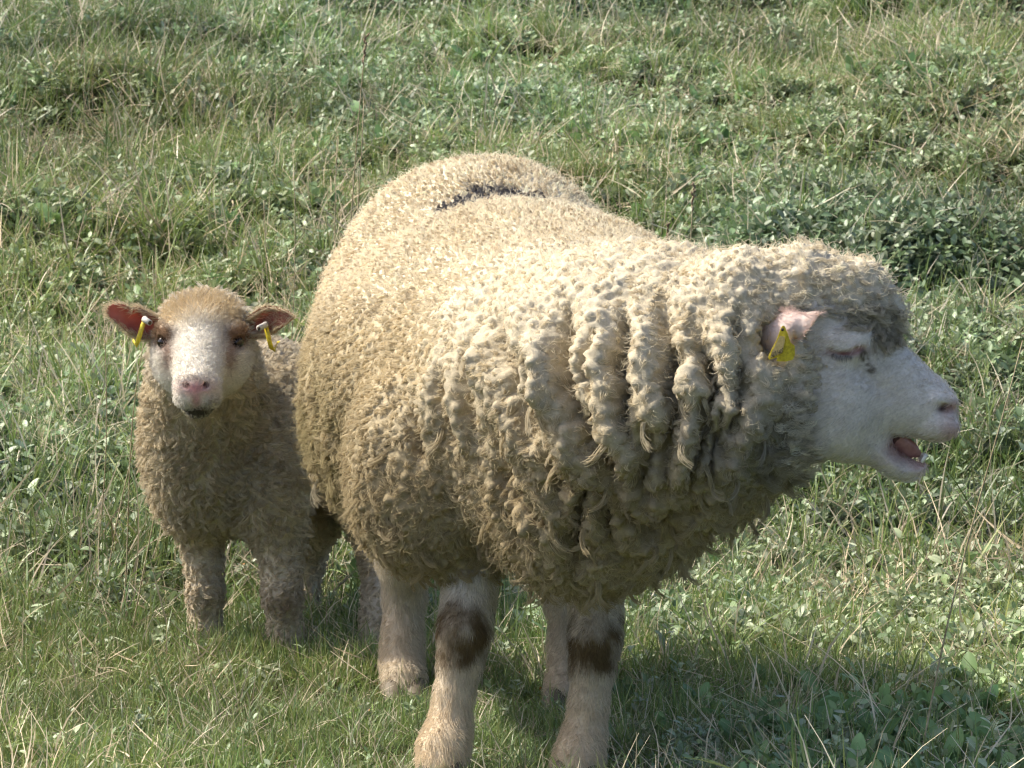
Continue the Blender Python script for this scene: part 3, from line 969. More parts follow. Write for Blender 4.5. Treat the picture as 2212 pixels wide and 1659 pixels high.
extra = [wisps(fr1, .020, (.55, .49, .37), .006, 14, .95, .6), wisps(fr2, .027, (.46, .405, .305), .0040, 14, 1.0, .35, clump=.65),
         wisps(ru1, .019, (.74, .68, .57), .008, 20, .9, 1.0, clump=.45), wisps(ru2, .024, (.42, .375, .29), .009, 24, 1.0, .7, clump=.35), wisps(ru3, .023, (.78, .72, .61), .009, 20, .95, 1.0, clump=.45), wisps(br1, .013, (.66, .60, .48), .005, 13, .8, .8),
         wisps([(648, 905), (650, 930), (646, 918), (690, 1035), (700, 1040), (694, 1030), (660, 985)], .045, (.62, .53, .37), .003, 18, .8, 1.2, (-1.0, 0, -.6)),
         wisps([(855, 1150), (860, 1165), (870, 1170), (850, 1140)], .034, (.56, .46, .29), .005, 14, 1.0, .5)]

# ---- colours of the bare parts
def paint(c, w, rgb):
    return c + (np.array(rgb) - c) * np.clip(w, 0, 1)[:, None]

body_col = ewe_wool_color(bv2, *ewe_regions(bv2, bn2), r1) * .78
body_col = paint(body_col, marked(bv2, r1), (.06, .06, .07))
lc = np.tile(np.array([.62, .54, .43]), (len(bv2), 1)) * (1 + .10 * fbm(bv2 * 50, 91, 2))[:, None]
lc = paint(lc, sstep(.20, .06, bv2[:, 2]) * .8, (.66, .53, .36))
lc = paint(lc, sstep(.24, .29, bv2[:, 2]) * (bv2[:, 1] < .3), (.68, .62, .55))
for nm, row in (('fr', 1378), ('fl', 1392)):       # muddy knees
    p = LEGS[nm]; kz = p[3]
    f_ = fbm(bv2 * np.array([60, 60, 22]), 93, 4)
    kn = np.exp(-((bv2[:, 2] - kz[2] + .008 + .016 * f_) / .044) ** 6) * (np.abs(bv2[:, 0] - kz[0]) < .07) * (bv2[:, 1] < .3)
    kn = kn * sstep(.045, -.015, bv2[:, 1] - kz[1] + .012 * f_) * np.clip(.75 + .6 * fbm(bv2 * 45, 94, 3), .25, 1)
    lc = paint(lc, kn, (.15, .105, .055))
hind = (bv2[:, 1] > .3)
lc = paint(lc, .35 * hind, (.50, .45, .38))
body_col = body_col + (lc - body_col) * skin[:, None]

hn = vnormals(hv, hq)
hx, hz, hy = hv[:, 0], hv[:, 2], hv[:, 1]
hc = np.tile(np.array([.80, .735, .655]), (len(hv), 1)) * (1 + .05 * fbm(hv * 60, 95, 3) + .05 * fbm(hv * 250, 96, 2))[:, None]
def near(px, py, sx, sy, Y=YH):
    p = P(px, py, Y); m = 1 / 1524
    return np.exp(-((hx - p[0]) / (sx * m)) ** 2 - ((hz - p[2]) / (sy * m)) ** 2)
hc = paint(hc, near(1860, 900, 90, 60) * .25, (.56, .53, .47))
hc = paint(hc, near(2052, 925, 26, 26) * .75, (.58, .38, .35))                       # pink lips and nose
hc = paint(hc, near(2046, 880, 24, 14) * .8, (.50, .29, .25))
hc = paint(hc, near(2058, 868, 12, 14) * .6, (.52, .33, .29))
hc = paint(hc, near(2030, 878, 11, 7) * 1.0, (.09, .05, .045))
hc = paint(hc, near(1990, 1000, 26, 20) * .7, (.60, .38, .35))
hc = paint(hc, near(1926, 955, 12, 16) * .8, (.50, .30, .26))
hc = paint(hc, near(1818, 752, 36, 7) * 1.0, (.20, .08, .07))                       # eye rims
hc = paint(hc, near(1850, 744, 15, 10) * .9, (.50, .25, .22))
hc = paint(hc, near(1786, 746, 10, 7) * .7, (.25, .13, .10))
hc = paint(hc, np.clip((near(1858, 756, 8, 12) + near(1866, 772, 8, 14) + near(1876, 788, 9, 10)) * 1.5 * sstep(-.9, .1, fbm(hv * 90, 97, 2)), 0, .92), (.10, .08, .06))   # tear stain
hc = paint(hc, near(1900, 775, 26, 34) * .4, (.45, .42, .36))
inner = sstep(.92, .6, np.abs(hy - YH) / .05) * near(1975, 975, 60, 22)
hc = paint(hc, inner, (.30, .10, .09))
hc = paint(hc, np.clip(near(1740, 900, 40, 110) * .5, 0, 1), (.50, .46, .38))

ewe_mat = animal_mat('ewe_skin')
wool_mat = hair_mat('wool', .8, .08)
V = np.concatenate([bv2, hv]); Qd = np.concatenate([bq, hq + len(bv2)])
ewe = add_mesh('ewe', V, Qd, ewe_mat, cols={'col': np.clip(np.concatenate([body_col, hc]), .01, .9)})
tag(ewe, 'large adult ewe in thick folded cream fleece, head in profile with its mouth open', 'sheep')
if 'nohair' not in DEV:
    allp = [np.concatenate([a[i] for a in (ewe_locks, fly, hang, *extra)]) for i in range(3)]
    add_curves('fleece', *allp, wool_mat, ewe)
    # short hair of face and legs
    HV = np.concatenate([hv, bv2]); HQ = np.concatenate([hq, bq + len(hv)]); HN = np.concatenate([hn, bn2])
    hw = np.concatenate([np.ones(len(hv)) * (hx > P(1700, 800, YH)[0]), skin])
    HC = np.concatenate([hc, body_col])
    nid = np.concatenate([np.exp(-((hx - P(2030, 878, YH)[0]) / .02) ** 2 - ((hz - P(2030, 878, YH)[2]) / .014) ** 2), 0 * skin])
    eyn = np.concatenate([np.clip(1.3 * np.exp(-((hx - P(1822, 750, YH)[0]) / .026) ** 4 - ((hz - P(1822, 750, YH)[2]) / .008) ** 2) + np.exp(-((hx - P(1866, 772, YH)[0]) / .009) ** 2 - ((hz - P(1866, 772, YH)[2]) / .014) ** 2), 0, 1), 0 * skin])
    hw = hw * (1 - nid) * (1 - eyn)
    sp_, sn_, _ = sample(np.concatenate([HV], 0), HQ, HN, hw, 42000, r1)
    kd = KDTree(len(HV))
    for i, xx in enumerate(HV): kd.insert(xx, i)
    kd.balance()
    ci = np.array([kd.find(xx)[1] for xx in sp_])
    ishead = ci < len(hv)
    ln = np.where(ishead, .0042, .0085) * (.6 + .8 * r1.random(len(sp_)))
    pf = np.where(ishead[:, None], np.array([[-.9, 0, -.45]]), np.array([[0, 0, -1.0]]))
    on = np.ones(len(sp_))
    sh = locks(sp_ + sn_ * .0035, sn_, flow_of(sn_, pf, r1, .35), ln, on * .0006, 1, on * .93, on * .0002, on * .3, HC[ci] * (1.02 + .1 * r1.normal(0, 1, len(sp_)))[:, None], on * 0, r1, k=4, rad=.00032)
    add_curves('short_hair', *sh, wool_mat, ewe)

# ------------------------------------------------------------------ small shared builders: ears, hooves, tags
ear_out = Mat('ear_hair', .9, .1)
_a = ear_out.attr('col'); ear_out.color(_a.outputs['Color'])
_tr = ear_out.n('ShaderNodeBsdfTranslucent'); _tr.inputs['Color'].default_value = (.62, .22, .15, 1)
_mx = ear_out.n('ShaderNodeMixShader'); _mx.inputs[0].default_value = .38
ear_out.l(ear_out.b.outputs[0], _mx.inputs[1]); ear_out.l(_tr.outputs[0], _mx.inputs[2]); ear_out.l(_mx.outputs[0], ear_out.nt.nodes['Material Output'].inputs['Surface'])
ear_out.bump(ear_out.noise(300, 3, .6, ear_out.n('ShaderNodeTexCoord').outputs['Object']).outputs['Fac'], .3, .002)

ewe_ear = ear_out.m.copy(); ewe_ear.name = 'ewe_ear_hair'
for _x in ewe_ear.node_tree.nodes:
    if _x.type == 'MIX_SHADER': _x.inputs[0].default_value = .10
    if _x.type == 'BSDF_TRANSLUCENT': _x.inputs['Color'].default_value = (.75, .40, .32, 1)

def make_ear(cols, Yb, Yt, cup, thick, inner, outer, rim, parent, nrow=12, noise=0, mat=None):
    """cols: (col, top row, bottom row) from base to tip; cup > 0 hollows it towards the camera"""
    cols = np.array(cols, float)
    t = np.linspace(0, 1, 26)
    s0 = np.linspace(0, 1, len(cols)) if noise else (np.abs(cols[:, 0] - cols[0, 0]) / abs(cols[-1, 0] - cols[0, 0]))
    C, Tp, Bt = (np.interp(t, s0, cols[:, i]) for i in range(3))
    v, c, w = [], [], np.linspace(-1, 1, nrow)
    for layer in (0, 1):
        for i in range(len(t)):
            for j in w:
                row = (Tp[i] + Bt[i]) / 2 - j * (Tp[i] - Bt[i]) / -2
                Y = Yb + (Yt - Yb) * t[i] + cup * (1 - j * j) * min(1, 2.2 * (1 - t[i])) * (.35 + .65 * math.sin(math.pi * min(1, t[i] * 1.2 + .15)))
                e = 1 - max(abs(j), (t[i] - .55) / .45 if t[i] > .55 else 0)
                th = thick * min(1, e * 5) * (.5 if layer == 0 else -.5)
                v.append(P(C[i], row, Y - th))
                k = np.clip(e * 13 - .45, 0, 1)
                c.append(np.array(rim) * (1 - k) + np.array(inner if layer == 0 else outer) * k if layer == 0 else np.array(outer))
    n, m = len(t), nrow
    f = []
    for layer in (0, 1):
        o = layer * n * m
        for i in range(n - 1):
            for j in range(m - 1):
                a = (o + i * m + j, o + (i + 1) * m + j, o + (i + 1) * m + j + 1, o + i * m + j + 1)
                f.append(a if layer else a[::-1])
    def bridge(a, b): f.append((a, b, b + n * m, a + n * m))
    for i in range(n - 1):
        bridge(i * m, (i + 1) * m); bridge((i + 1) * m + m - 1, i * m + m - 1)
    for j in range(m - 1):
        bridge((n - 1) * m + j, (n - 1) * m + j + 1); bridge(j + 1, j)
    v, c = np.array(v), np.array(c)
    c = c * (1 + .14 * fbm(v * 90, 401, 3))[:, None]
    f = np.array(f)
    o = add_mesh('ear', v, f, mat or ear_out.m, parent, {'col': np.clip(c, .01, .9)})
    # soft hair on rim and back
    vn = vnormals(v, f)
    edge = np.array([1 - max(abs(w[i % m]), 0) for i in range(n * m)] * 2) < .25
    wt = np.where(np.arange(len(v)) >= n * m, 1.0, 0) + edge * 1.0
    tipd = np.array([t[(i // m) % n] for i in range(2 * n * m)]) > .93
    wt = wt + tipd
    sp_, sn_, _ = sample(v, f, vn, wt, 1900, r1)
    on = np.ones(len(sp_)); ax = norm((v[(n - 1) * m + m // 2] - v[m // 2])[None])[0]
    return o, locks(sp_ + sn_ * .003, sn_, flow_of(sn_, np.tile(ax, (len(sp_), 1)), r1, .6), .0075 * (.5 + r1.random(len(sp_))), on * .0005, 1, on * .8, on * .0003, on * .2,
                    np.tile(outer, (len(sp_), 1)) * (1.1 + r1.normal(0, .1, len(sp_)))[:, None], on * 0, r1, k=4, rad=.00028)

hoof_mat = Mat('hoof_horn', .6, .3).color((.16, .13, .09)).m
hf = Field((-.05, -.06, -.005), (.05, .05, .06), .0025)
for sg in (-1, 1):
    hf.cone((sg * .015, -.022, .010), (sg * .013, .008, .022), .013, .018, .006)
    hf.cone((sg * .014, .008, .014), (sg * .012, .022, .026), .017, .017, .006)
hf.ell((0, .01, -.012), (.2, .2, .012), .002, cut=True)
hoof_v, hoof_q = hf.mesh(1)
hoof_me = None
def add_hoof(parent, x, y, z, s=1.0, rz=0.0):
    global hoof_me
    if hoof_me is None:
        o = add_mesh('hoof', hoof_v, hoof_q, hoof_mat, parent); hoof_me = o.data
    else:
        o = bpy.data.objects.new('hoof', hoof_me); sc.collection.objects.link(o); o.parent = parent
    o.location = (x, y, z); o.scale = (s, s, s); o.rotation_euler = (0, 0, rz)

yellow = Mat('tag_plastic', .45, .4)
_n = yellow.noise(160, 4, .7, yellow.n('ShaderNodeTexCoord').outputs['Object'])
yellow.color(yellow.ramp(_n.outputs['Fac'], .38, .62, (.58, .42, .03), (.86, .68, .05)))
ochre = Mat('tag_face_worn', .6, .3)
_n = ochre.noise(260, 4, .7, ochre.n('ShaderNodeTexCoord').outputs['Object'])
ochre.color(ochre.ramp(_n.outputs['Fac'], .35, .65, (.50, .36, .12), (.66, .50, .22)))
ink = Mat('tag_ink', .7, .2).color((.07, .06, .05)).m
white_pl = Mat('tag_stud', .5, .3).color((.62, .58, .50)).m
dark_hole = Mat('tag_hole', .9, .1).color((.10, .08, .06)).m

def plate(name, pts, Y, th, mat, parent, lean=(0, 0)):
    """flat plastic plate from an outline in pixels; lean tilts it in depth"""
    pts = smooth_poly(pts, 2) if len(pts) > 7 else np.array(pts, float)
    c = pts.mean(0)
    f3 = [P(a, b, Y + lean[0] * (a - c[0]) / 1500 + lean[1] * (b - c[1]) / 1500) for a, b in pts]
    b3 = [p + np.array([0, th, 0]) for p in f3]
    n = len(pts)
    faces = [tuple(range(n))[::-1], tuple(range(n, 2 * n))] + [(i, (i + 1) % n, n + (i + 1) % n, n + i) for i in range(n)]
    return add_mesh(name, f3 + b3, faces, mat, parent, smooth=False)

def tube(name, path, rad, mat, parent, seg=10, flat=1.0, caps=True):
    path = np.array(path, float); n = len(path)
    v, f = [], []
    ref = np.array([0.3, 1, .2])
    for i in range(n):
        d = norm((path[min(i + 1, n - 1)] - path[max(i - 1, 0)])[None])[0]
        a = norm(np.cross(d, ref)[None])[0]; b = np.cross(a, d)
        rr = rad[i] if hasattr(rad, '__len__') else rad
        for k in range(seg):
            th = 6.28319 * k / seg
            v.append(path[i] + a * math.cos(th) * rr + b * math.sin(th) * rr * flat)
    for i in range(n - 1):
        for k in range(seg):
            f.append((i * seg + k, i * seg + (k + 1) % seg, (i + 1) * seg + (k + 1) % seg, (i + 1) * seg + k))
    if caps:
        f += [tuple(range(seg))[::-1], tuple(range((n - 1) * seg, n * seg))]
    return add_mesh(name, v, f, mat, parent)

# ---- ewe: ears, tag, tongue, teeth, lashes, hooves
ear_hairs = []
e1, h1 = make_ear([(1640, 698, 748), (1650, 688, 760), (1662, 680, 767), (1678, 672, 768), (1692, 668, 762), (1704, 667, 752), (1711, 668, 747), (1716, 670, 722), (1721, 671, 738), (1732, 674, 731), (1744, 674, 718), (1756, 672, 702), (1765, 673, 690), (1772, 675, 680)],
                  YH - .040, YH - .120, -.020, .006, (.80, .65, .58), (.74, .56, .49), (.84, .74, .67), ewe, mat=ewe_ear)
e2, h2 = make_ear([(1630, 694, 752), (1650, 684, 764), (1678, 672, 766), (1704, 667, 752), (1732, 672, 731), (1756, 672, 702), (1772, 675, 680)],
                  YH + .062, YH + .115, .020, .006, (.74, .56, .49), (.80, .65, .58), (.84, .74, .67), ewe, mat=ewe_ear)
if 'nohair' not in DEV:
    add_curves('ear_hair', h1[0], h1[1] * .8, h1[2], wool_mat, e1)
    add_curves('ear_hair', h2[0], h2[1] * .8, h2[2], wool_mat, e2)
YT = YH - .128
tb = plate('ear_tag', [(1681, 781), (1680, 770), (1696, 722), (1700, 716), (1708, 740), (1716, 746), (1717, 756), (1713, 777)], YT + .022, .002, yellow.m, e1, (.4, .1))
ta = plate('ear_tag', [(1661, 777), (1664, 761), (1676, 738), (1687, 709), (1691, 704), (1695, 705), (1698, 712), (1698.5, 735), (1692, 764)], YT, .002, yellow.m, e1, (-.3, .05))
tf = plate('tag_face', [(1664, 773), (1667, 761), (1679, 737), (1685, 726), (1695, 727), (1695.5, 736), (1690, 761)], YT - .0015, .001, ochre.m, ta, (-.3, .05))
tube('tag_stud', [P(1690, 712, YT - .004), P(1690, 712, YT + .03)], .0022, dark_hole, ta)
fc = bpy.data.curves.new('tag_number', 'FONT'); fc.body = '50140'; fc.size = 1.0; fc.align_x = 'LEFT'
fo = bpy.data.objects.new('tag_number', fc); sc.collection.objects.link(fo)
bpy.context.view_layer.update()
tm = bpy.data.meshes.new_from_object(fo.evaluated_get(bpy.context.evaluated_depsgraph_get()))
bpy.data.objects.remove(fo)
co = np.zeros(len(tm.vertices) * 3, np.float32); tm.vertices.foreach_get('co', co); co = co.reshape(-1, 3)
w_, h_ = co[:, 0].max(), co[:, 1].max()
base, along, upv = np.array([1663.5, 775.0]), np.array([27.0, -12.5]), np.array([3.0, -12.5])
cc = np.array([np.mean([p[0] for p in [(1664, 773), (1667, 761), (1679, 737), (1685, 726), (1695, 727), (1695.5, 736), (1690, 761)]])])
new = []
for a, b, _ in co:
    q_ = base + along * (a / w_) * .98 + upv * (b / h_)
    new.append(P(q_[0], q_[1], YT - .0022 - .3 * (q_[0] - cc[0]) / 1500 + .05 * (q_[1] - 750) / 1500))
tm.vertices.foreach_set('co', np.array(new, np.float32).ravel()); tm.update()
tm.materials.clear(); tm.materials.append(ink)
no = bpy.data.objects.new('tag_number', tm); sc.collection.objects.link(no); no.parent = ta

mouth = Mat('mouth_flesh', .35, .5)
_n = mouth.noise(120, 3, .6, mouth.n('ShaderNodeTexCoord').outputs['Object'])
mouth.color(mouth.ramp(_n.outputs['Fac'], .3, .7, (.30, .13, .11), (.42, .21, .18)))
mdark = Mat('mouth_dark', .6, .3).color((.10, .045, .04)).m
tp = [P(1915, 936, YH), P(1935, 950, YH), P(1955, 965, YH), P(1974, 976, YH), P(1988, 983, YH)]
tube('tongue', tp, [.018, .017, .015, .011, .004], mouth.m, ewe, 14, .55)
tube('palate', [P(1905, 925, YH), P(1935, 942, YH), P(1965, 944, YH)], [.020, .020, .010], mdark, ewe, 12, .6)
tooth_mat = Mat('tooth', .3, .5).color((.80, .76, .66)).m
for k, dy in enumerate((-.015, -.009, -.003, .003, .009, .015)):
    b = P(1994 - 2.2 * abs(dy) * 1000 / 6, 996, YH); b[1] = YH + dy
    tube('tooth', [b, b + np.array([.004, 0, .007]), b + np.array([.006, 0, .010])], [.0026, .0028, .0014], tooth_mat, ewe, 8, .6)
# eyelashes
for sg in (-1, 1):
    pl = np.array([P(*xy, YH) for xy in ((1790, 745), (1804, 751), (1822, 752), (1840, 747))]); ys = np.array([.0675, .0705, .0700, .0650])
    tt = r1.random(110); s0 = tt * 3; i0 = np.minimum(s0.astype(int), 2); fr = s0 - i0
    pp = pl[i0] * (1 - fr)[:, None] + pl[i0 + 1] * fr[:, None]
    pp[:, 1] = YH + sg * (ys[i0] * (1 - fr) + ys[i0 + 1] * fr - .001)
    nn = np.tile([0.0, sg * 1.0, .25], (110, 1)); on = np.ones(110)
    la = locks(pp, norm(nn), flow_of(norm(nn), np.tile([-.15, 0, -1.0], (110, 1)), r1, .35), .010 * (.6 + .6 * r1.random(110)), on * .0005, 1, on * .9, on * 0, on * 0,
               np.where(r1.random((110, 1)) < .45, np.array([[.10, .08, .07]]), np.array([[.5, .46, .42]])), on * 0, r1, k=5, rad=.00026)
    add_curves('eyelash', *la, wool_mat, ewe)
for nm, rz in (('fr', -.15), ('fl', .1), ('hr', 0), ('hl', 0)):
    p = LEGS[nm][-1]
    q_ = {'fr': P(952, 1662, -.025), 'fl': P(1244, 1672, -.04), 'hr': P(874, 1500, .635), 'hl': P(1222, 1542, .525)}[nm]
    add_hoof(ewe, q_[0], q_[1] - .014, -.012, 1.2, rz)

# ------------------------------------------------------------------ lamb
LE = P(434, 735, .86); LM = 1 / 1311
def H(u, f, w): return LE + np.array([u, -f, w])
LB = Field((-.70, .60, -.02), (-.05, 1.75, .72), .005)
c0, c1, c2 = P(476, 985, 1.08), P(560, 920, 1.28), P(690, 920, 1.52)
LB.ell(c0, (.112, .13, .128), .05)
LB.ell(P(440, 930, 1.02), (.085, .09, .11), .05)
LB.chain([c0 + np.array([.02, .02, .02]), c1, c2], [.118, .130, .132], .06)
LB.chain([H(0, -.07, -.01), H(.0, -.10, -.09), P(455, 930, 1.03)], [.070, .080, .100], .05)
LB.ell(H(0, -.055, .020), (.068, .060, .046), .03)
LB.ell(H(-.045, -.045, -.045), (.034, .045, .060), .03); LB.ell(H(.045, -.045, -.045), (.030, .045, .060), .03)
LB.ell(P(415, 1030, 1.08), (.06, .09, .10), .04); LB.ell(P(585, 1040, 1.02), (.06, .09, .11), .04)
LLEG = {}
def lleg(nm, rows, Ys, rs):
    p = [P(c, r, y) for (c, r), y in zip(rows, Ys)]
    LB.chain(p, rs, .02); LLEG[nm] = p
lleg('fr', [(425, 1080), (434, 1150), (440, 1220), (444, 1280), (443, 1330), (443, 1372)], [1.10, 1.10, 1.10, 1.09, 1.10, 1.09], [.050, .030, .0255, .0255, .021, .025])
lleg('fl', [(595, 1090), (603, 1170), (607, 1235), (610, 1297), (617, 1360), (622, 1405)], [1.0, 1.0, .99, .97, .98, .97], [.052, .033, .0275, .0275, .023, .027])
lleg('hr', [(690, 1040), (672, 1130), (660, 1210), (657, 1290), (655, 1340)], [1.45, 1.38, 1.42, 1.40, 1.36], [.075, .045, .029, .022, .025])
lleg('hl', [(800, 1040), (810, 1130), (818, 1220), (815, 1320), (812, 1410)], [1.40, 1.22, 1.15, 1.05, .98], [.075, .042, .027, .022, .026])
lv, lq = LB.mesh(2); ln_ = vnormals(lv, lq)
LH = Field(LE - np.array([.12, .18, .15]), LE + np.array([.12, .13, .13]), .0025)
LH.ell(H(0, -.045, .014), (.068, .070, .056), .03)
LH.cone(H(0, .005, -.004), H(0, .098, -.060), .054, .034, .03)
LH.cone(H(0, -.02, -.050), H(0, .080, -.094), .048, .023, .02)
LH.ell(H(0, .112, -.064), (.033, .022, .024), .016)
for sg in (-1, 1):
    LH.ell(H(sg * .044, -.010, -.035), (.032, .050, .046), .03)
    LH.ell(H(sg * .053, .010, .014), (.020, .024, .016), .014)
    LH.ell(H(sg * .053, .018, -.020), (.016, .024, .014), .014)
    LH.ell(H(sg * .0185, .100, -.084), (.017, .026, .015), .010)
    LH.ell(H(sg * .0640, .022, -.001), (.0135, .0135, .0115), .006, cut=True)
    LH.cone(H(sg * .0175, .138, -.058), H(sg * .0125, .112, -.062), .0050, .0035, .004, cut=True)
    LH.cone(H(sg * .0085, .137, -.064), H(sg * .0165, .136, -.058), .0022, .0030, .003, cut=True)
    LH.cone(H(0, .128, -.098), H(sg * .022, .108, -.099), .0020, .0018, .004, cut=True)
    LH.cone(H(sg * .022, .108, -.099), H(sg * .036, .070, -.086), .0018, .0016, .004, cut=True)
LH.cone(H(0, .142, -.070), H(0, .132, -.094), .0014, .0014, .003, cut=True)
lhv, lhq = LH.mesh(1); lhn = vnormals(lhv, lhq)
u, fw, w = (lhv - LE)[:, 0], -(lhv - LE)[:, 1], (lhv - LE)[:, 2]
au = np.abs(u)
g = lambda a, b, s1, s2: np.exp(-((au - a) / s1) ** 2 - ((w - b) / s2) ** 2)
k = np.tile(np.array([.84, .79, .70]), (len(lhv), 1)) * (1 + .05 * fbm(lhv * 70, 501, 3))[:, None]
k = paint(k, sstep(.012, .034, w + .006 * fbm(lhv * 50, 502, 2)) * sstep(.06, .0, fw), (.68, .55, .35))
k = paint(k, np.clip(g(.0635, .013, .021, .014) * (fw > -.02) * 1.5, 0, .95), (.24, .14, .075))
k = paint(k, g(.063, -.003, .015, .013) * (fw > -.02), (.12, .06, .04))
k = paint(k, np.clip(g(.050, -.024, .008, .020) * (fw > 0) * 1.0, 0, .65), (.30, .17, .11))
nz = (fw > .10)
k = paint(k, g(.000, -.064, .024, .012) * nz * 1.0, (.62, .30, .30))
k = paint(k, g(.000, -.082, .008, .016) * nz * .8, (.66, .36, .36))
k = paint(k, g(.0165, -.059, .006, .005) * nz * .9, (.20, .07, .06))
k = paint(k, (g(.0, -.048, .020, .006)) * nz * .55, (.30, .21, .14))
mud = sstep(.0, .5, fbm(lhv * 60, 503, 3) + .25)
k = paint(k, np.clip(g(.012, -.106, .025, .011) * (fw > .06) * (.45 + .75 * mud) * 1.3, 0, .95), (.06, .052, .048))
k = paint(k, g(.026, -.088, .010, .012) * nz * mud * .7, (.15, .12, .10))
k = paint(k, sstep(-.075, -.12, w) * (fw < .075), (.70, .62, .46))
lhc = k
# body colour
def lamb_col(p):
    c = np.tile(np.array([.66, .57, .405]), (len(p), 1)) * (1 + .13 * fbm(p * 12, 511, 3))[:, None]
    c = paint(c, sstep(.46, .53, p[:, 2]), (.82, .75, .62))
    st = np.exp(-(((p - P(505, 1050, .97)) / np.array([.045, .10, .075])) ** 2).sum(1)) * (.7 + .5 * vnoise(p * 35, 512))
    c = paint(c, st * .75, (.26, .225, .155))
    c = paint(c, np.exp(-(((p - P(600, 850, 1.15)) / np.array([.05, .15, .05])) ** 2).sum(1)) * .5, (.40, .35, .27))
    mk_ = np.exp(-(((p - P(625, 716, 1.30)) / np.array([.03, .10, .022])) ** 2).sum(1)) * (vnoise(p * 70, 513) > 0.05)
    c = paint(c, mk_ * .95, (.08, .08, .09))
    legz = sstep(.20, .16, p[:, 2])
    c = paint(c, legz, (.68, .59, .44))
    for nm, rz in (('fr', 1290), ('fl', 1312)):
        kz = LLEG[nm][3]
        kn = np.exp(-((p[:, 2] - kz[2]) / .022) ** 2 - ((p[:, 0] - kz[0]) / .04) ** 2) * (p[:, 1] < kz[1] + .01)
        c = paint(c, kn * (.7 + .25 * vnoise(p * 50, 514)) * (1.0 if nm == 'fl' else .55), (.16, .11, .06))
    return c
r3 = np.random.default_rng(41)
lwool = sstep(.10, .19, lv[:, 2])
cand, cn, _ = sample(lv, lq, ln_, .9 + .1 * lwool, 80000, r3)
lw = sstep(.13, .21, cand[:, 2])
spc = .0075 - .0022 * (1 - lw) + .0015 * vnoise(cand * 25, 521)
kp = poisson(cand, spc, r3); root, rn, spc, lw = cand[kp], cn[kp], spc[kp], lw[kp]
inface = np.zeros(len(root), bool)
# keep the face itself free of fleece
dface = (root - LE); inface = (-dface[:, 1] > -.012) & (dface[:, 2] < .035) & (np.abs(dface[:, 0]) < .09) & (dface[:, 2] > -.11)
root, rn, spc, lw = root[~inface], rn[~inface], spc[~inface], lw[~inface]
lv2 = lock_bump(lv, ln_, root, spc, np.full(len(root), .0028), lwool); ln2 = vnormals(lv2, lq)
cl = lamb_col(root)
n = len(root)
fl = flow_of(rn, np.tile([.1, .35, -.8], (n, 1)) + .4 * np.stack([vnoise(root * 14 + 5 * j, 531 + j) for j in range(3)], 1), r3, .5)
lamb_locks = locks(root + rn * .002, rn, fl, (.0085 + .006 * lw) * (1 + .25 * r3.normal(0, 1, n)).clip(.5, 1.7), spc * .7, 13, .62 + .2 * (1 - lw), .0010 * np.ones(n), .62 * np.ones(n), cl * (1 + r3.normal(0, .08, n))[:, None],
                   np.where(r3.random(n) < .4, .45, .1), r3, k=5, rad=.00046, curl=.6, wave=.008)
print('lamb locks', n)
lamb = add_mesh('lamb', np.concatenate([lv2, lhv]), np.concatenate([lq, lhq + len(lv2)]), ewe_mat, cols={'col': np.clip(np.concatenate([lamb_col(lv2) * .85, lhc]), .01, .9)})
tag(lamb, 'young white-faced lamb with pink nose, facing forward beside the woolly ewe', 'sheep')
# face hair
wt = 1 - np.clip(g(.064, 0, .014, .012) + g(.0, -.066, .024, .014) * nz, 0, 1)
sp_, sn_, _ = sample(lhv, lhq, lhn, wt, 15000, r3)
kd = KDTree(len(lhv))
for i, xx in enumerate(lhv): kd.insert(xx, i)
kd.balance(); ci = np.array([kd.find(xx)[1] for xx in sp_])
woolly = np.maximum(sstep(.02, .05, w[ci]), sstep(.05, .10, au[ci] + .35 * np.maximum(-fw[ci], 0))); woolly = np.maximum(woolly, sstep(-.07, -.11, w[ci]) * (fw[ci] < .06))
on = np.ones(len(sp_))
rad_dir = norm(np.stack([(sp_ - LE)[:, 0] * 1.2, 0 * on + .5, (sp_ - LE)[:, 2] + .06], 1))
fh = locks(sp_ + sn_ * .003, sn_, flow_of(sn_, rad_dir, r3, .4), (.0055 + .0075 * woolly) * (.6 + .8 * r3.random(len(sp_))), on * .0008, 1, .88 - .3 * woolly, on * .0004, on * .2, lhc[ci] * (1.03 + .09 * r3.normal(0, 1, len(sp_)))[:, None], .25 * woolly, r3, k=5, rad=.00034, curl=.4)
if 'nohair' not in DEV:
    add_curves('fleece', *lamb_locks, wool_mat, lamb)
    add_curves('face_hair', *fh, wool_mat, lamb)
eye_mat = Mat('eye', .05, .6)
_co = eye_mat.n('ShaderNodeTexCoord').outputs['Object']
eye_mat.color((.012, .008, .006))
for sg in (-1, 1):
    ev, ef = [], []
    for i in range(11):
        th = math.pi * i / 10
        for j in range(18):
            ph = 6.28319 * j / 18
            ev.append(H(sg * .0600, .016, -.001) + .0125 * np.array([math.sin(th) * math.cos(ph), math.cos(th), math.sin(th) * math.sin(ph) * .9]))
    for i in range(10):
        for j in range(18):
            ef.append((i * 18 + j, i * 18 + (j + 1) % 18, (i + 1) * 18 + (j + 1) % 18, (i + 1) * 18 + j))
    add_mesh('eye', ev, ef, eye_mat.m, lamb)
YE = 1 * LE[1] + .03
LIN, LOUT, LRIM = (.50, .19, .15), (.66, .55, .38), (.62, .50, .32)
le, lh1 = make_ear([(346, 690, 733), (335, 683, 734), (320, 674, 734), (305, 665, 731), (296, 662, 729), (288, 663, 725), (283, 669, 723), (278, 664, 720), (270, 656, 714), (255, 654, 701), (243, 656, 691), (234, 661, 683), (229, 667, 675)], YE, YE - .02, .024, .005, LIN, LOUT, LRIM, lamb)
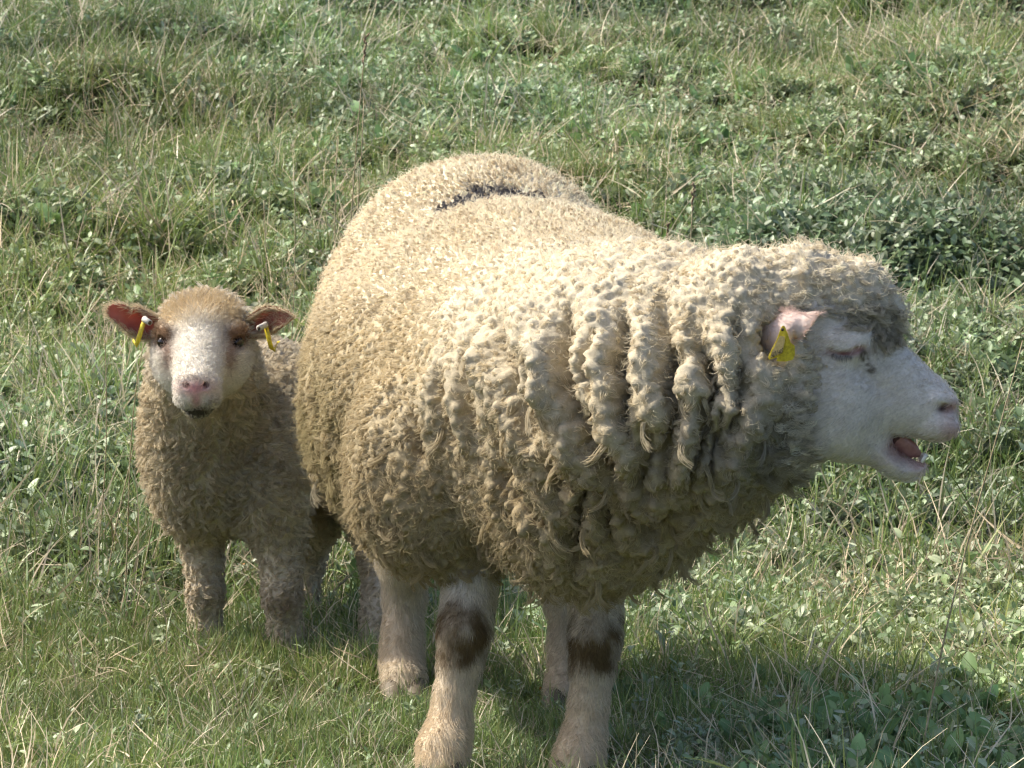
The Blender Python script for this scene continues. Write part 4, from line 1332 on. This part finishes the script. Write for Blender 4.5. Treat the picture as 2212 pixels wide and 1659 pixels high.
re, lh2 = make_ear([(522, 692, 733), (534, 684, 733), (548, 674, 731), (562, 665, 731), (576, 660, 729), (590, 660, 722), (604, 664, 712), (618, 669, 702), (629, 675, 693), (637, 682, 687)], YE, YE - .02, .024, .005, LIN, LOUT, LRIM, lamb)
if 'nohair' not in DEV:
    add_curves('ear_hair', *lh1, wool_mat, le); add_curves('ear_hair', *lh2, wool_mat, re)
def lamb_tag(ear, top, bot, back, side):
    Yt_ = YE - .012
    a, b, c = P(*top, Yt_ - .010), P(*bot, Yt_ - .012), P(*back, Yt_ + .030)
    st = tube('ear_tag', [a + np.array([0, .006, 0]), a * .7 + b * .3, a * .35 + b * .65, b, b * .6 + c * .4 + np.array([0, 0, -.008]), c], [.0042, .0042, .0042, .0040, .0036, .0034], yellow.m, ear, 8, .45)
    d = np.array([side * .010, -.014, -.004])
    tube('tag_stud', [a + np.array([0, .014, 0]), a, a + d], [.0052, .0052, .0052], white_pl, st, 14, 1.0)
    tube('tag_hole', [a + d * .9, a + d * 1.04], [.0034, .0034], dark_hole, st, 12, 1.0)
lamb_tag(le, (312, 690), (298, 737), (288, 735), 1)
lamb_tag(re, (573, 702), (586, 752), (601, 738), -1)
for nm, s_ in (('fr', .95), ('fl', 1.0), ('hr', .95), ('hl', .95)):
    p = LLEG[nm][-1]; add_hoof(lamb, p[0], p[1] - .01, max(0.0, float(ground_z(np.array([p[0]]), np.array([p[1]]))[0])) - .012, s_ * .92)

# ------------------------------------------------------------------ single dry stalks that stand above the turf
stalk_mat = Mat('dry_stalk', .7, .2)
_n = stalk_mat.noise(90, 3, .6, stalk_mat.n('ShaderNodeTexCoord').outputs['Object'])
stalk_mat.color(stalk_mat.ramp(_n.outputs['Fac'], .35, .65, (.26, .20, .11), (.50, .42, .27)))
seed_mat = Mat('seed_head', .8, .1)
_n = seed_mat.noise(200, 3, .6, seed_mat.n('ShaderNodeTexCoord').outputs['Object'])
seed_mat.color(seed_mat.ramp(_n.outputs['Fac'], .35, .65, (.16, .11, .07), (.34, .26, .17)))
def stalk(base_px, top_px, Y, rad, label, head=0.0, sway=.012, dY=0.0, leaf=True):
    b = P(*base_px, Y); gz = float(ground_z(b[:1], b[1:2])[0])
    t = P(*top_px, Y + dY)
    b = np.array([b[0], b[1], min(b[2], gz)]) if b[2] > gz - .3 else b
    ts = np.linspace(0, 1, 12)
    ph = r1.random() * 6
    path = [b + (t - b) * q + np.array([sway * math.sin(q * 3.1 + ph) * q, 0, sway * .4 * math.sin(q * 2.2)]) for q in ts]
    root_ = tube('dry_stalk', path, np.linspace(rad, rad * .55, 12), stalk_mat.m, None, 6)
    tag(root_, label, 'dry stalk', 'dry stalks standing above the turf')
    if leaf:
        T = Leafy(); i = int(r1.integers(2, 6)); d = norm((path[i + 1] - path[i])[None])[0]
        T.strip(path[i], d + np.array([r1.normal(0, .5), r1.normal(0, .3), .1]), (r1.normal(0, 1), 0, -1.2), .07, .004, (.45, .38, .24), (.52, .45, .30), 5, .8)
        add_mesh('leaf', T.v, T.f, stalk_mat.m, root_)
    if head:
        d = norm((path[-1] - path[-2])[None])[0]
        for k in range(9):
            a = path[-1] - d * head * (1 - k / 8)
            e = norm((d + r1.normal(0, .28, 3))[None])[0] * head * .22
            tube('seed', [a, a + e * .5, a + e], [.0012, .0022, .0006], seed_mat.m, root_, 6)
    return root_
stalk((690, 520), (803, 85), 1.75, .0017, 'tall thin dry stalk rising behind the ewe, leaning towards her rump', .05)
stalk((712, 560), (776, 215), 1.7, .0016, 'shorter dry stalk close to the tall leaning one behind the ewe', .0)
stalk((700, 600), (742, 300), 1.6, .0015, 'thin dry stalk between the lamb and the ewe', .0)
stalk((1452, 575), (1484, 408), 1.5, .0018, 'dark dry stalk with a bristly seed head above the ewe\'s shoulder', .045)
stalk((1420, 560), (1428, 490), 1.5, .0014, 'small dark dry stalk beside the bristly one above the ewe\'s back', .03, leaf=False)
for i, (b, t, Y, lab) in enumerate([
    ((262, 1120), (318, 742), 1.35, 'bent dry stem close to the lamb\'s notched ear'),
    ((280, 1150), (360, 860), 1.20, 'dry stem crossing the lamb\'s chest edge'),
    ((222, 1090), (300, 800), 1.45, 'upright dry stem beside the lamb\'s neck'),
    ((196, 1060), (246, 690), 1.55, 'long dry stem standing apart beside the lamb'),
    ((330, 760), (352, 560), 1.9, 'dry stem standing behind the lamb\'s notched ear'),
    ((560, 640), (590, 440), 2.0, 'dry stem standing behind the lamb\'s other ear'),
    ((590, 660), (640, 380), 2.0, 'arching dry stem between the lamb\'s ear and the ewe\'s flank')]):
    stalk(b, t, Y, .0014, lab, .0, .02, leaf=i % 2 == 0)
stalk((1985, 1010), (2180, 745), -.05, .0017, 'long pale dry stem slanting up past the ewe\'s muzzle', .0, .02, dY=.1, leaf=False)
